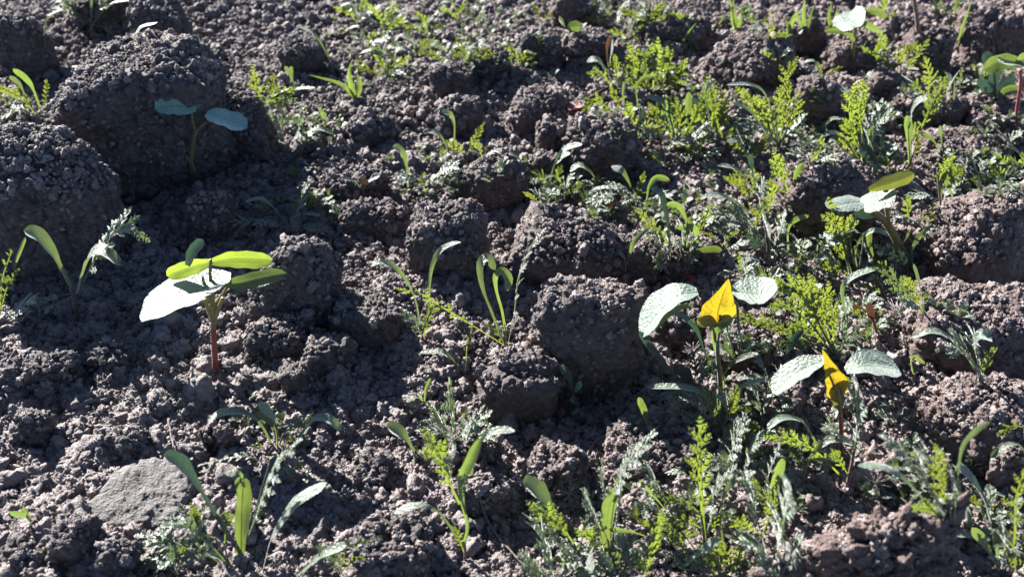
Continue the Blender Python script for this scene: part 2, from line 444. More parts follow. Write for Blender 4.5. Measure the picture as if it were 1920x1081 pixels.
# ------------------------------------------------------------------ plant materials
def leaf_mat(name, top, through, rough=.42, trans=.5, sheen=.35, spec=.9, vein=.0, spots=None, tipto=None):
    m, n, l, b = new_mat(name)
    def math_(op, a, c=None, d=None):
        q = n.new('ShaderNodeMath'); q.operation = op
        for i, v in enumerate((a, c, d)):
            if v is None: continue
            if isinstance(v, (int, float)): q.inputs[i].default_value = v
            else: l.new(v, q.inputs[i])
        return q.outputs[0]
    def mixc(f, a, c):
        mx = n.new('ShaderNodeMix'); mx.data_type = 'RGBA'; l.new(f, mx.inputs[0])
        for i, v in ((6, a), (7, c)):
            if isinstance(v, tuple): mx.inputs[i].default_value = (*v, 1)
            else: l.new(v, mx.inputs[i])
        return mx.outputs[2]
    tc = n.new('ShaderNodeTexCoord'); oi = n.new('ShaderNodeObjectInfo')
    n1 = n.new('ShaderNodeTexNoise'); n1.inputs['Scale'].default_value = 300; n1.inputs['Detail'].default_value = 5
    l.new(tc.outputs['Object'], n1.inputs['Vector'])
    uv = n.new('ShaderNodeUVMap'); sx = n.new('ShaderNodeSeparateXYZ'); l.new(uv.outputs[0], sx.inputs[0])
    au = math_('ABSOLUTE', math_('MULTIPLY_ADD', sx.outputs[0], 2.0, -1.0))
    mid = math_('SUBTRACT', 1.0, math_('MULTIPLY', au, 13.0)); mid = math_('MAXIMUM', mid, 0.0)
    ph = math_('MULTIPLY_ADD', sx.outputs[1], 9.0, math_('MULTIPLY', au, -2.6))
    ph = math_('ADD', ph, math_('MULTIPLY', n1.outputs[0], .5))
    side = math_('MULTIPLY', math_('SUBTRACT', math_('ABSOLUTE', math_('SUBTRACT', math_('FRACT', ph), .5)), .40), 10.0)
    side = math_('MULTIPLY', math_('MAXIMUM', side, 0.0), .6)
    vn = math_('MULTIPLY', math_('MINIMUM', math_('MAXIMUM', mid, side), 1.0), vein)
    hv = math_('MULTIPLY_ADD', oi.outputs['Random'], .5, math_('MULTIPLY_ADD', n1.outputs[0], .9, -.2))
    def vary(col, k):
        lo = tuple(c*(1-k)*f for c, f in zip(col, (1.1, 1, .9))); hi = tuple(min(1, c*(1+k)*f) for c, f in zip(col, (.95, 1, 1.2)))
        return mixc(hv, lo, hi)
    ct, cth = vary(top, .40), vary(through, .40)
    ct = mixc(vn, ct, tuple(c*.55 for c in top)); cth = mixc(vn, cth, tuple(c*.38 for c in through))
    if spots:
        n4 = n.new('ShaderNodeTexNoise'); n4.inputs['Scale'].default_value = 420; n4.inputs['Detail'].default_value = 6; n4.inputs['Roughness'].default_value = .7
        l.new(tc.outputs['Object'], n4.inputs['Vector'])
        f = math_('MULTIPLY', math_('MAXIMUM', math_('SUBTRACT', n4.outputs[0], .52), 0.0), 4.0)
        f = math_('MINIMUM', f, .85)
        ct = mixc(f, ct, spots); cth = mixc(f, cth, tuple(c*.8 for c in spots))
    if tipto:                                              # stem: one pigment at the foot, another at the top
        z = n.new('ShaderNodeSeparateXYZ'); l.new(tc.outputs['Object'], z.inputs[0])
        mr = n.new('ShaderNodeMapRange'); mr.inputs['From Min'].default_value = tipto[0]; mr.inputs['From Max'].default_value = tipto[1]; mr.interpolation_type = 'SMOOTHSTEP'
        l.new(z.outputs[2], mr.inputs['Value'])
        ct = mixc(mr.outputs[0], ct, tipto[2]); cth = mixc(mr.outputs[0], cth, tuple(min(1, c*1.7) for c in tipto[2]))
    l.new(ct, b.inputs['Base Color'])
    b.inputs['Roughness'].default_value = rough
    b.inputs['Specular IOR Level'].default_value = spec
    b.inputs['Sheen Weight'].default_value = sheen
    b.inputs['Sheen Roughness'].default_value = .4
    n2 = n.new('ShaderNodeTexNoise'); n2.inputs['Scale'].default_value = 1500; n2.inputs['Detail'].default_value = 3
    l.new(tc.outputs['Object'], n2.inputs['Vector'])
    hh = math_('SUBTRACT', n2.outputs[0], math_('MULTIPLY', vn, .8))
    bp = n.new('ShaderNodeBump'); bp.inputs['Strength'].default_value = .9; bp.inputs['Distance'].default_value = .0005
    l.new(hh, bp.inputs['Height']); l.new(bp.outputs[0], b.inputs['Normal'])
    tr = n.new('ShaderNodeBsdfTranslucent'); l.new(cth, tr.inputs[0])
    mx = n.new('ShaderNodeMixShader'); mx.inputs[0].default_value = trans
    l.new(b.outputs[0], mx.inputs[1]); l.new(tr.outputs[0], mx.inputs[2])
    l.new(mx.outputs[0], n['Material Output'].inputs[0])
    return m
ML = {
 '': leaf_mat('seedling_leaf', (.070, .100, .050), (.130, .185, .025), vein=.6, sheen=.7, trans=.5),
 'L': leaf_mat('lime_lobed_leaf', (.075, .11, .04), (.185, .235, .022), trans=.52, sheen=.5, vein=.4),
 'V': leaf_mat('fresh_bright_leaf', (.08, .13, .04), (.25, .33, .025), trans=.55, sheen=.4, vein=.7),
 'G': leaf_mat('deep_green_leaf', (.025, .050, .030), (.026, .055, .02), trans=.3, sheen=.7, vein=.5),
 'Y': leaf_mat('yellowed_leaf', (.23, .165, .012), (.32, .235, .010), rough=.6, trans=.5, sheen=.1, spec=.3, vein=1, spots=(.10, .05, .01)),
 'O': leaf_mat('olive_orange_leaf', (.08, .095, .02), (.12, .135, .012), trans=.5, vein=.8, spots=(.20, .09, .01)),
 'B': leaf_mat('brown_leaf', (.08, .045, .025), (.06, .028, .012), rough=.6, trans=.4, sheen=.1, spec=.3, vein=.6),
 'K': leaf_mat('shade_tinted_leaf', (.15, .34, .24), (.09, .24, .12), trans=.2, sheen=.8, vein=1),  # glaucous green leaf with the blue cast of shade mixed into its colour
 'W': leaf_mat('pale_cotyledon', (.14, .19, .13), (.20, .30, .04), rough=.40, trans=.32, sheen=.6, spec=1.0, vein=.35),
 'H': leaf_mat('hairy_leaf', (.105, .145, .085), (.13, .185, .035), rough=.42, trans=.32, sheen=.8, spec=1.0, vein=.3),
 'D': leaf_mat('dry_fibre', (.42, .36, .32), (.4, .34, .3), rough=.6, trans=.3, sheen=.3, spec=.4),
 'T': leaf_mat('dead_twig', (.13, .10, .08), (.1, .08, .06), rough=.7, trans=.05, sheen=.2, spec=.3),
}
MS = {
 '': leaf_mat('stem_green', (.085, .10, .05), (.15, .17, .04), trans=.3, sheen=.6),
 'R': leaf_mat('stem_red', (.20, .028, .020), (.30, .035, .02), trans=.25, sheen=.4),
 'M': leaf_mat('stem_red_to_olive', (.20, .028, .020), (.32, .035, .02), trans=.25, sheen=.4, tipto=(.012, .021, (.17, .15, .035))),
 'B': leaf_mat('stem_brown', (.14, .07, .04), (.18, .08, .04), trans=.2, sheen=.4),
 'D': leaf_mat('stem_dark', (.055, .04, .035), (.08, .06, .04), trans=.1, sheen=.4),
 'O': leaf_mat('stem_olive', (.15, .13, .035), (.24, .20, .03), trans=.35, sheen=.4),
}
for key in 'GYKWHV': MS[key] = MS['']

# ------------------------------------------------------------------ curves and blades
gx = np.linspace(-.6, .6, 260); gy = np.linspace(.06, .75, 260)
GX, GY = np.meshgrid(gx, gy); GZ = macro(GX.ravel(), GY.ravel())+.0025
gi_ = np.arange(260*260).reshape(260, 260)
gq = np.stack([gi_[:-1,:-1].ravel(), gi_[:-1,1:].ravel(), gi_[1:,1:].ravel(), gi_[1:,:-1].ravel()], 1)
hit_add(np.stack([GX.ravel(), GY.ravel(), GZ], 1), np.concatenate([gq[:,[0,1,2]], gq[:,[0,2,3]]]))
from mathutils.bvhtree import BVHTree
bvh = BVHTree.FromPolygons(np.concatenate(HITV).tolist(), np.concatenate(HITF).tolist())
def stand(px, py):
    d = ray(px, py); h = bvh.ray_cast(Vector(CAM), Vector(d))
    return np.array(h[0]) if h[0] is not None else on_ground(px, py)

def spline(pts, n):
    P = np.array(pts, float)
    if len(P) == 2: P = np.array([P[0], (P[0]+P[1])/2, P[1]])
    E = np.vstack([2*P[0]-P[1], P, 2*P[-1]-P[-2]])
    seg = len(P)-1; out = []
    for t in np.linspace(0, seg-1e-6, n):
        i = int(t); f = t-i
        a, b, c, d = E[i], E[i+1], E[i+2], E[i+3]
        out.append(.5*((2*b)+(-a+c)*f+(2*a-5*b+4*c-d)*f*f+(-a+3*b-3*c+d)*f**3))
    return np.array(out)
ALPHA = {'y': math.radians(14), 'm': math.radians(52), 'w': math.radians(90), 'e': math.radians(30)}
def frames(C3, tone):
    T = np.gradient(C3, axis=0); T /= np.linalg.norm(T, axis=1)[:,None]+1e-12
    Ws, Ns = [], []
    Yd = np.array([0, 1.0, 0])
    for t, c in zip(T, C3):
        v = c-CAM; v /= np.linalg.norm(v)
        ip = np.cross(Yd, t); ip[1] = 0
        nn = np.linalg.norm(ip); ip = ip/nn if nn > 1e-6 else np.array([1.0, 0, 0])
        if ip[2] < -.2 or (abs(ip[2]) <= .2 and False): ip = -ip
        if tone == 'a':
            hz = abs(t[0])/(math.hypot(t[0], t[2])+1e-9)
            al = math.radians(14+80*max(0, min(1, (hz-.35)/.5)))
        else: al = ALPHA[tone]
        w = math.cos(al)*ip+math.sin(al)*Yd
        w = w-t*np.dot(w, t); w /= np.linalg.norm(w)+1e-9
        if Ws and np.dot(w, Ws[-1]) < 0: w = -w
        Ws.append(w)
    Ws = np.array(Ws)
    for _ in range(3):                                     # smooth the twist
        Ws[1:-1] = Ws[1:-1]*.5+.25*(Ws[:-2]+Ws[2:])
    Ws -= T*np.sum(Ws*T, 1)[:,None]; Ws /= np.linalg.norm(Ws, axis=1)[:,None]
    Ns = np.cross(Ws, T)
    Ns *= np.where(Ns[:,2] < 0, -1, 1)[:,None] if abs(Ns[:,2]).mean() > .2 else 1
    return T, Ws, Ns
def seen(w, t, c):
    v = c-CAM; v /= np.linalg.norm(v)
    a = w-v*np.dot(w, v); b = t-v*np.dot(t, v); b /= np.linalg.norm(b)+1e-9
    a = a-b*np.dot(a, b); return max(.42, np.linalg.norm(a))

def rows_mesh(rows):
    """rows of equal length -> verts, faces"""
    n = len(rows[0]); V = np.concatenate(rows); F = []
    for i in range(len(rows)-1):
        for j in range(n-1):
            a = i*n+j; F.append((a, a+1, a+n+1, a+n))
    return V, F
PROF = {
 's': lambda t: (.30+.02*t if t < .3 else .30+.70*min(1, (t-.3)/.35)**1.2)*(1 if t < .82 else math.sqrt(max(0, 1-((t-.82)/.18)**2))*.97+.03),
 'l': lambda t: (.45+.55*min(1, t/.4))*(1 if t < .75 else math.sqrt(max(0, 1-((t-.75)/.25)**2))*.95+.05),
 'g': lambda t: (.6+.4*min(1, t/.2))*(1-t**2.2)+.03,
 'b': lambda t: max(.04, (.30+.70*math.sin(math.pi/2*min(1, t/.5)))*(1 if t < .70 else math.sqrt(max(0, 1-((t-.70)/.30)**2)))),
 'p': lambda t: max(.02, (math.sin(math.pi*min(1, t*1.9+.10))**.6 if t < .21 else 1.0*(1-(t-.21)/.79)**.85)),
}
def blade(kind, C3, tone, wpx, rng, ncol=5):
    n = len(C3); T, Wv, N = frames(C3, tone)
    rows = []
    f = PROF[kind]; L = np.linalg.norm(np.diff(C3, axis=0), axis=1).sum()
    cup = {'s': .30, 'l': .22, 'g': .35, 'b': .16, 'p': .12}[kind]*(1 if rng.rand() < .8 else -.6)
    ph = rng.rand()*6; wav = {'b': .05, 'p': .09}.get(kind, .035)
    for i in range(n):
        t = i/(n-1); fac = seen(Wv[i], T[i], C3[i])
        hw = wpx/2*mpp(C3[i])/fac*f(t)
        r = []
        for j in range(ncol):
            s = -1+2*j/(ncol-1)
            z = cup*hw*s*s+wav*hw*math.sin(9*t+ph+s*2.2)*abs(s)-.10*hw*math.exp(-(s/.18)**2)
            ed = 1+.05*math.sin(23*t+ph*2+s)
            r.append(C3[i]+Wv[i]*hw*s*ed+N[i]*z)
        rows.append(np.array(r))
    V, F = rows_mesh(rows)
    uvs = np.array([(j/(ncol-1), i/(n-1)) for i in range(n) for j in range(ncol)])
    return V, F, uvs
LOBE = [(0, .13), (.20, .10), (.34, .17), (.52, .30), (.46, .12), (.64, .12), (.84, .27), (.78, .11), (.96, .12), (1.10, .02)]
LOBE2 = [(0, .10), (.25, .09), (.50, .20), (.58, .11), (.82, .19), (.98, .12), (1.06, .02)]
LOBE3 = [(0, .11), (.3, .11), (.62, .25), (.88, .21), (1.03, .03)]
def feather(C3, tone, wpx, rng, dense=1.0):
    n = len(C3); T, Wv, N = frames(C3, tone)
    Vs, Fs, off = [], [], 0
    def add(V, F):
        nonlocal off
        Vs.append(np.array(V)); Fs.extend([tuple(q+off for q in f) for f in F]); off += len(V)
    L = np.linalg.norm(np.diff(C3, axis=0), axis=1).sum()
    rows = []
    for i in range(n):
        t = i/(n-1); hw = wpx/2*mpp(C3[i])*(.09 if t < .25 else .17)*(1-.45*t)
        rows.append(np.array([C3[i]-Wv[i]*hw, C3[i]-N[i]*hw*.6, C3[i]+Wv[i]*hw]))
    add(*rows_mesh(rows))
    hwm = wpx/2*mpp(C3[n//2])
    npair = int(max(3, min(6, L/(hwm*1.0)*dense)))
    t0 = .22
    for k in range(npair):
        tt = t0+(1-t0)*(k+.3)/npair
        for side in (-1, 1):
            tk = min(.985, tt+(.25*side+.2*(rng.rand()-.5))*(1-t0)/npair)
            x = tk*(n-1); i = int(x); i2 = min(n-1, i+1); fr = x-i
            c = C3[i]*(1-fr)+C3[i2]*fr; t = T[i]; w = Wv[i]; nn = N[i]
            fac = seen(w, t, c)
            ll = wpx/2*mpp(c)/max(fac, .55)*math.sin(math.pi*(.16+.72*(tk-t0)/(1-t0)))**.8*(.75+.5*rng.rand())*1.15
            a = math.radians(36+16*rng.rand()+18*tk)
            d = w*side*math.cos(a)+t*math.sin(a)
            q = np.cross(nn, d); q /= np.linalg.norm(q)
            tilt = rng.uniform(-.35, .25)
            nd = nn*math.cos(tilt)+q*math.sin(tilt); q = q*math.cos(tilt)-nn*math.sin(tilt)
            droop = rng.uniform(-.1, .45)
            prof = LOBE if ll/mpp(c) > 17 else (LOBE2 if ll/mpp(c) > 11 else LOBE3)
            rr = []
            for (u, h) in prof:
                cc = c+d*ll*u-nd*ll*droop*u*u
                h2 = h*rng.uniform(.85, 1.1)
                sh = .10 if h > .25 else 0
                rr.append(np.array([cc-q*ll*h2+d*ll*sh+nd*ll*.05, cc, cc+q*ll*h2+d*ll*sh+nd*ll*.05]))
            add(*rows_mesh(rr))
    # end lobe
    c = C3[-1]; d = T[-1]; q = Wv[-1]; nn = N[-1]; ll = wpx/2*mpp(c)*.95
    rr = [np.array([c+d*ll*u-q*ll*h*1.2-nn*ll*.2*u*u, c+d*ll*u-nn*ll*.2*u*u, c+d*ll*u+q*ll*h*1.2-nn*ll*.2*u*u]) for u, h in LOBE]
    add(*rows_mesh(rr))
    return np.concatenate(Vs), Fs
def tube(C3, r0, r1, k=7, cap=True):
    n = len(C3); T = np.gradient(C3, axis=0); T /= np.linalg.norm(T, axis=1)[:,None]+1e-12
    V, F = [], []
    up = np.array([.3, .9, .1]); a = np.cross(T[0], up); a /= np.linalg.norm(a)
    for i in range(n):
        a = a-T[i]*np.dot(a, T[i]); a /= np.linalg.norm(a); b = np.cross(T[i], a)
        r = r0+(r1-r0)*i/(n-1)
        for j in range(k):
            th = 2*math.pi*j/k; V.append(C3[i]+(a*math.cos(th)+b*math.sin(th))*r)
    for i in range(n-1):
        for j in range(k):
            F.append((i*k+j, i*k+(j+1)%k, (i+1)*k+(j+1)%k, (i+1)*k+j))
    if cap: F.append(tuple(range(k))[::-1]); F.append(tuple((n-1)*k+j for j in range(k)))
    return np.array(V), F
def py_mesh(name, V, F, m, origin, smooth=True, uv=None):
    me = bpy.data.meshes.new(name)
    me.from_pydata((np.asarray(V)-origin).tolist(), [], [list(map(int, f)) for f in F]); me.update()
    me.polygons.foreach_set('use_smooth', [smooth]*len(me.polygons))
    if uv is not None:
        ul = me.uv_layers.new(name='UVMap'); li = np.zeros(len(me.loops), np.int32); me.loops.foreach_get('vertex_index', li)
        ul.data.foreach_set('uv', np.asarray(uv, np.float32)[li].ravel())
    me.materials.append(m); return me

PART = {'s': 'seed_leaf', 'l': 'leaf', 'g': 'blade', 'b': 'seed_leaf', 'p': 'leaf', 'f': 'lobed_leaf', 't': 'stem'}
nplant = 0
def plant(name, cat, label, base, spec, group='weed seedlings in the field', lift=0.0):
    """spec lines: kind width tone/material  x,y x,y ... in picture units at the plant's own distance"""
    global nplant
    nplant += 1
    rng = np.random.RandomState(1000+nplant)
    B = stand(*base)
    root = bpy.data.objects.new(name, None); C.objects.link(root); root.location = B
    root.empty_display_size = .005
    root['label'] = label; root['category'] = cat; root['group'] = group
    s = mpp(B)
    parts = spec.strip().split('\n') if isinstance(spec, str) else spec
    # the foot of the plant, going down into the soil
    first = None; has_stem = False
    for ln in parts:
        tok = ln.split()
        code = tok[0]; kind = code[0]
        num = ''.join(ch for ch in code[1:] if ch.isdigit() or ch == '.')
        rest = code[1+len(num):]; tone = rest[0] if rest else 'a'; mk = rest[1:2]
        w = float(num)
        lean = None; pts = []
        for q in tok[1:]:
            if q.startswith('L'): lean = float(q[1:])
            else: pts.append(tuple(float(v) for v in q.split(',')))
        P2 = spline(pts, {'f': 22, 't': 12}.get(kind, 20))
        L = np.linalg.norm(np.diff(P2, axis=0), axis=1).sum()*s
        if lean is None: lean = 0.0 if kind == 't' else rng.uniform(-.30, .22)
        dz = rng.uniform(-.0012, .0012)
        C3 = []
        for i, (x, y) in enumerate(P2):
            t = i/(len(P2)-1)
            C3.append(at_y(x, y, B[1]+dz+lean*L*t**1.4))
        C3 = np.array(C3)
        if kind == 't':
            has_stem = True
            if math.hypot(pts[0][0]-base[0], pts[0][1]-base[1]) < 12:
                C3 = np.vstack([C3[0]-np.array([0, 0, .004]), C3])
            V, F = tube(C3, w/2*s*1.08, w/2*s*.88); m = MS[mk]
        elif kind == 'f':
            V, F = feather(C3, tone, w, rng); m = ML[mk or ('L' if tone == 'y' else '')]
        else:
            V, F, uvs = blade(kind, C3, tone, w*(.86 if kind == 's' else 1), rng, 9 if kind in 'bp' else 5); m = ML[mk]
        if kind in 'tf': uvs = np.full((len(V), 2), (.8, .03))
        if kind != 't':
            d0 = math.hypot(pts[0][0]-base[0], pts[0][1]-base[1])
            if d0 > 6 and kind in 'sfl' and not any(l.startswith('t') for l in parts):
                # leaf stalk from the foot to where the leaf starts
                A = np.array([B-[0, 0, .002], B*.5+C3[0]*.5+np.array([rng.uniform(-.3, .3)*s, 0, 0]), C3[0], C3[1]])
                V2, F2 = tube(spline(A, 8), max(w*.10, 1.6)*s*.6, max(w*.10, 1.4)*s*.5, 6)
                o = link('leaf_stalk', py_mesh('leaf_stalk', V2, F2, MS[''], B), parent=root)
        o = link(PART[kind], py_mesh(PART[kind], V, F, m, B, uv=uvs), parent=root)
    if not has_stem:
        A = np.array([B-[0, 0, .004], B-[0, 0, .001], B+np.array([0, 0, 1.0*s]), B+np.array([0, 0, 5*s])])
        V2, F2 = tube(A, 2.6*s, 1.6*s, 7)
        link('stem', py_mesh('stem', V2, F2, MS['B' if rng.rand() < .5 else ''], B), parent=root)
    return root
WS = lambda label, base, spec: plant('weed_seedling', 'seedling', label, base, spec)
BS = lambda label, base, spec: plant('broadleaf_seedling', 'seedling', label, base, spec, 'broad-leaved seedlings')
GR = lambda label, base, spec: plant('grass_tuft', 'grass', label, base, spec, 'grass blades between the weeds')
# ------------------------------------------------------------------ broad-leaved seedlings
BS('two-storey seedling on a red stem, with a glaring white leaf pointing left', (404,690), '''t11aM 404,690 402,655 400,622 400,590 397,550
t8aM 400,605 390,578 384,560
t8aM 400,605 410,578 418,558
t6aO 398,560 394,515 395,486
b60wW L-.25 432,522 385,536 330,556 262,594
b30m L.15 418,532 450,531 490,522 537,512
b30yV L.1 398,490 372,497 340,507 313,517
b32yV L-.1 394,492 430,486 470,486 511,487
l20yG L.2 352,498 358,478 368,462 381,449
t6aO 400,575 385,540 380,520
t6aO 400,575 420,548 430,530''')
BS('seedling with two blue-grey oval leaves in the shade of the huge boulder', (358,302), '''t8aO 358,302 361,275 366,245
t6aO 366,248 362,228 358,208
t5aO 366,250 374,240 386,230
b36mK L-.3 368,205 345,200 318,197 290,203
b34wK L-.1 386,214 405,219 432,229 463,240''')
BS('slanting seedling with paired pale leaves above the right thicket and an olive leaf behind', (1708,508), '''t15aO 1708,508 1694,477 1667,425 1652,408 1633,393
t8aO 1667,425 1663,392 1658,352
b31wW 1628,378 1600,378 1575,382 1551,389
b40wW L-.2 1606,388 1630,377 1655,369 1681,362
b27yO L-.1 1629,356 1657,346 1690,336 1714,325
b15yG 1642,405 1620,403 1600,396''')
BS('seedling with an upright yellow leaf between a cupped white leaf and a pale right leaf', (1351,728), '''t9a 1351,728 1349,700 1346,668 1345,640
t5aR 1355,730 1356,708 1352,690
t5a 1345,650 1335,620 1322,590
t5a 1346,640 1350,610 1350,590
b22yO 1344,612 1326,600 1308,608
b20yO 1348,608 1360,600 1372,604
p72yY L.1 1346,606 1349,580 1356,555 1366,523
b44wW L-.1 1308,547 1270,552 1235,580 1199,625
b14y L-.1 1300,568 1265,580 1238,600 1225,618
b50wW 1372,545 1395,545 1425,548 1458,541
t5a 1386,625 1384,600 1382,568
s19y 1345,668 1338,640 1344,615 1369,599
s17w 1346,700 1346,664 1358,655 1376,672
s12a 1358,735 1357,705 1374,680 1398,669 1424,663''')
BS('seedling with a small orange-yellow leaf standing between two flat white leaves', (1578,855), '''t9aR 1578,855 1578,815 1576,775
t7aO 1576,778 1574,750 1568,725
t5a 1572,745 1560,715 1545,690
b24yO 1576,768 1570,745 1560,720
p46yY 1574,742 1566,715 1556,690 1542,655
b40wW L-.15 1550,672 1515,685 1480,705 1448,736
b46wW 1586,695 1615,683 1650,683 1684,690
b20yO 1575,745 1576,725 1585,705''')
BS('top-right seedling holding up one crumpled white leaf', (1602,132), '''t7aO 1602,132 1600,90 1604,52
b36wW 1561,44 1580,38 1602,32 1623,22
b14y 1612,34 1628,22 1645,22 1661,34
b12y 1612,44 1628,48 1650,60
l11y 1603,78 1585,60 1545,58
g6y 1603,135 1612,105 1626,74''')
BS('red-stemmed seedling with bright green wavy leaves at the upper right edge', (1906,236), '''t7aR 1906,236 1907,205 1914,155 1912,130
b30y L.1 1914,122 1895,116 1870,118 1844,132
b28y 1905,120 1925,110 1945,112
b16wW L-.2 1922,122 1900,118 1872,116''')
BS('dark green clover-like plant under the bright wavy leaves at the right edge', (1868,182), '''b18yG L-.3 1868,178 1855,165 1832,150
b18yG L.1 1870,180 1865,175 1842,172
b20yG L.1 1872,176 1885,158 1905,150
b18y L-.2 1875,178 1890,170 1912,166
b18yG 1868,170 1862,150 1868,132
b20yG 1860,120 1852,112 1846,98
t4a 1868,178 1866,150 1862,118''')
BS('brown leafless-looking stalk cut off by the top edge', (1722,64), '''t8aB 1722,64 1719,30 1713,-8
l14y L.2 1714,-4 1735,-14 1760,-16
l14y L.2 1713,-4 1690,-14 1668,-14''')
BS('round yellow-green leaf on a short stalk at the top edge', (1075,72), '''t4a 1075,72 1075,62
b20y 1064,56 1075,50 1089,50
b13wW 1060,52 1052,42 1048,36''')
BS('dark green plant with two spread leaves and upright pale blades at the upper right', (1640,326), '''t9a 1640,326 1640,312 1641,300
b22yG 1640,308 1630,292 1612,268
b24yG 1643,310 1658,298 1684,277
l10wW 1662,295 1670,285 1682,276
s10aH 1640,304 1636,265 1638,232
s12yG 1646,304 1655,268 1650,234
f44wH 1641,300 1636,250 1652,216
s8aH 1642,302 1632,262 1630,238''')
BS('small plant with bluish oval leaves in the shadow right of the cube-like block', (1086,775), '''t3aD 1086,775 1076,740 1062,700
b15mK 1078,742 1078,755 1082,772
b15mG 1074,715 1062,700 1050,684
b11mK 1078,735 1085,722 1090,716''')
BS('tiny sprout with a single upright yellow-green leaf right of the shadowed hollow', (1215,798), '''l13y 1214,796 1210,775 1204,760 1197,744''')
BS('tiny pointed bright leaf above the hollow, left of the deep green strap leaves', (1238,706), '''l9y 1238,706 1237,693 1239,682''')
BS('small pale oval leaf low between the lower-right weeds', (1814,978), '''b17wW 1812,974 1811,962 1814,946
b10wW 1814,976 1804,972 1796,964''')

# ------------------------------------------------------------------ weed seedlings, left half
WS('fern-like weed at the left edge with a long pale arched leaf', (150,604), '''t10aD 150,604 142,570 134,540
s28wH L-.1 134,542 115,505 97,472 70,442 44,432
s8y 22,540 30,490 48,444
s25wH L-.1 146,548 156,512 170,480 195,472 226,498
f48mH L.1 148,545 170,500 196,458 232,422 264,440
f30wH L-.3 136,550 100,556 58,572 8,590''')
WS('yellow-green feathery weed cut by the left edge', (2,602), '''f32y 2,600 0,560 4,520 20,474
f24y 0,590 12,540 32,510
f30wH 4,598 30,580 60,560''')
WS('flat grey-leaved weed right of the upright lump by the big bluish clod', (540,427), '''f28wH 538,427 505,415 440,414
f38wH L.3 544,424 560,390 572,352
s8aH 540,424 514,390 488,371 459,377
s7aH 546,421 567,402 602,404
f24wH L-.3 548,428 575,425 605,430''')
WS('hooked seedling with two tall thin arching leaves left of centre', (793,637), '''s12aH 788,622 781,570 765,530 745,505 716,492 695,499
s12aH 792,622 804,575 806,530 812,492 830,466 864,454
f34y 794,632 800,605 812,574
f26wH 792,634 780,605 762,588''')
WS('seedling on the wedge-shaped clod with two curled-over leaves and a long lobed leaf reaching left', (950,650), '''f26y L-.15 946,647 880,606 830,576 792,552 755,543
s19aH 940,630 921,582 905,540 900,498 914,484 929,506
s19y 948,620 941,582 931,545 929,518 942,508 953,522 950,548
f34wH 952,645 964,585 970,535 985,485 1012,440
f22m 946,648 935,625 915,612''')
WS('short arched seed leaf just left of the wedge-shaped clod', (872,702), '''s12aH 870,698 850,675 826,660 786,661
s7a 874,680 876,645 886,618''')
WS('little pair of hooked leaves in front of the hollow right of the craggy clod', (1172,522), '''s12aH 1174,508 1180,480 1190,452 1216,428
s11aH 1173,512 1172,488 1160,474 1144,483
f16m 1172,520 1184,506 1198,508''')
WS('tiny forked sprout below the short arched seed leaf', (796,757), '''s10y 796,755 798,735 808,708
s12a 795,753 782,743 761,753''')
WS('dark-stalked pair of curved leaves in the top left corner', (83,88), '''s7aH 83,87 74,70 58,50 42,40 20,39
s7aH 84,82 85,50 92,32 118,18''')
WS('pale weed with long stems at the top edge left of the squarish clod', (172,58), '''s6aH 172,55 171,25 170,-5
s7aH 172,50 195,22 215,6 256,1
f26wH 170,48 142,22 124,2
s8aH 174,46 200,56 228,82
f22m 176,44 184,20 200,-4''')
WS('single curved leaf on the shadowed side of the squarish top clod', (249,86), '''s9aH 248,84 255,62 268,47 296,42''')
WS('yellow-green curved strap leaf at the left edge below the corner clod', (80,226), '''s13y 76,206 64,172 50,150 24,129
s11aH L-.3 50,190 38,160 18,142
f24y L-.2 70,218 40,184 4,166
f24wH 72,222 40,205 8,218
f18y 78,215 86,180 88,155''')
WS('bright yellow-green feathery tuft right of the huge boulder', (492,198), '''f34y 494,195 484,170 476,138
f36y 494,195 505,172 512,150
f34y L-.2 496,196 520,180 545,168
f30m 496,197 515,192 540,190
s7aH 495,196 530,172 592,165''')
WS('whitish flat weed with many lobes beside the foot of the huge boulder', (540,274), '''f34wH 538,272 528,235 530,198
f34wH 538,272 516,248 508,222
f34wH L-.3 542,272 560,245 562,215
s8aH 562,258 580,247 600,243 628,252
f28wH 544,274 570,262 590,250''')
WS('thin upright white-tipped sprout above the bright feathery tuft', (546,158), '''s10aH 546,156 544,140 534,124
s8y 550,156 547,140 546,124''')
WS('pale twig-like drooping stem beside the flat-faced top clod', (626,140), '''s6aH L.2 626,136 612,100 590,66 558,50''')
WS('dark strap leaf with a white top in the open soil left of centre', (766,356), '''s15aH 765,352 763,315 755,287 736,274
s8y 787,352 792,330 796,322''')
WS('slim arched seedling with a drooping tip in the upper centre', (842,296), '''s9aH 841,292 834,267 820,252 798,247
s12aH 851,278 852,235 845,216 829,211''')
WS('bright lobed sprout right of the slim arched seedling', (874,294), '''f20y 876,290 888,265 904,237
f26y L-.1 874,292 862,280 845,270
f18wH 874,293 858,300 836,306''')
WS('whitish creeping weed below the slim arched seedling', (800,352), '''f26wH 800,350 775,335 748,340
f26wH 802,350 825,325 850,310
f22m 802,352 820,340 842,330
s8aH 800,350 808,335 826,330''')
WS('arched thin leaf left of the clod with the bright crumb cap', (1001,350), '''s8aH 1000,347 982,308 958,288 930,282
f20wH 1000,348 975,330 950,320''')
WS('seedling with two leaves pointing right below the clod with the bright crumb cap', (1028,356), '''s12aH 1027,352 1040,310 1058,282 1092,271
s10aH 1030,348 1038,314 1052,297 1070,288
f22m 1028,354 1020,335 1004,325
f24y 1030,354 1045,335 1050,320''')
WS('bowed strap leaf in the middle of the grey mat of weeds', (1124,352), '''s12aH 1123,348 1108,324 1088,312 1068,321
f24wH 1122,350 1105,345 1080,345''')
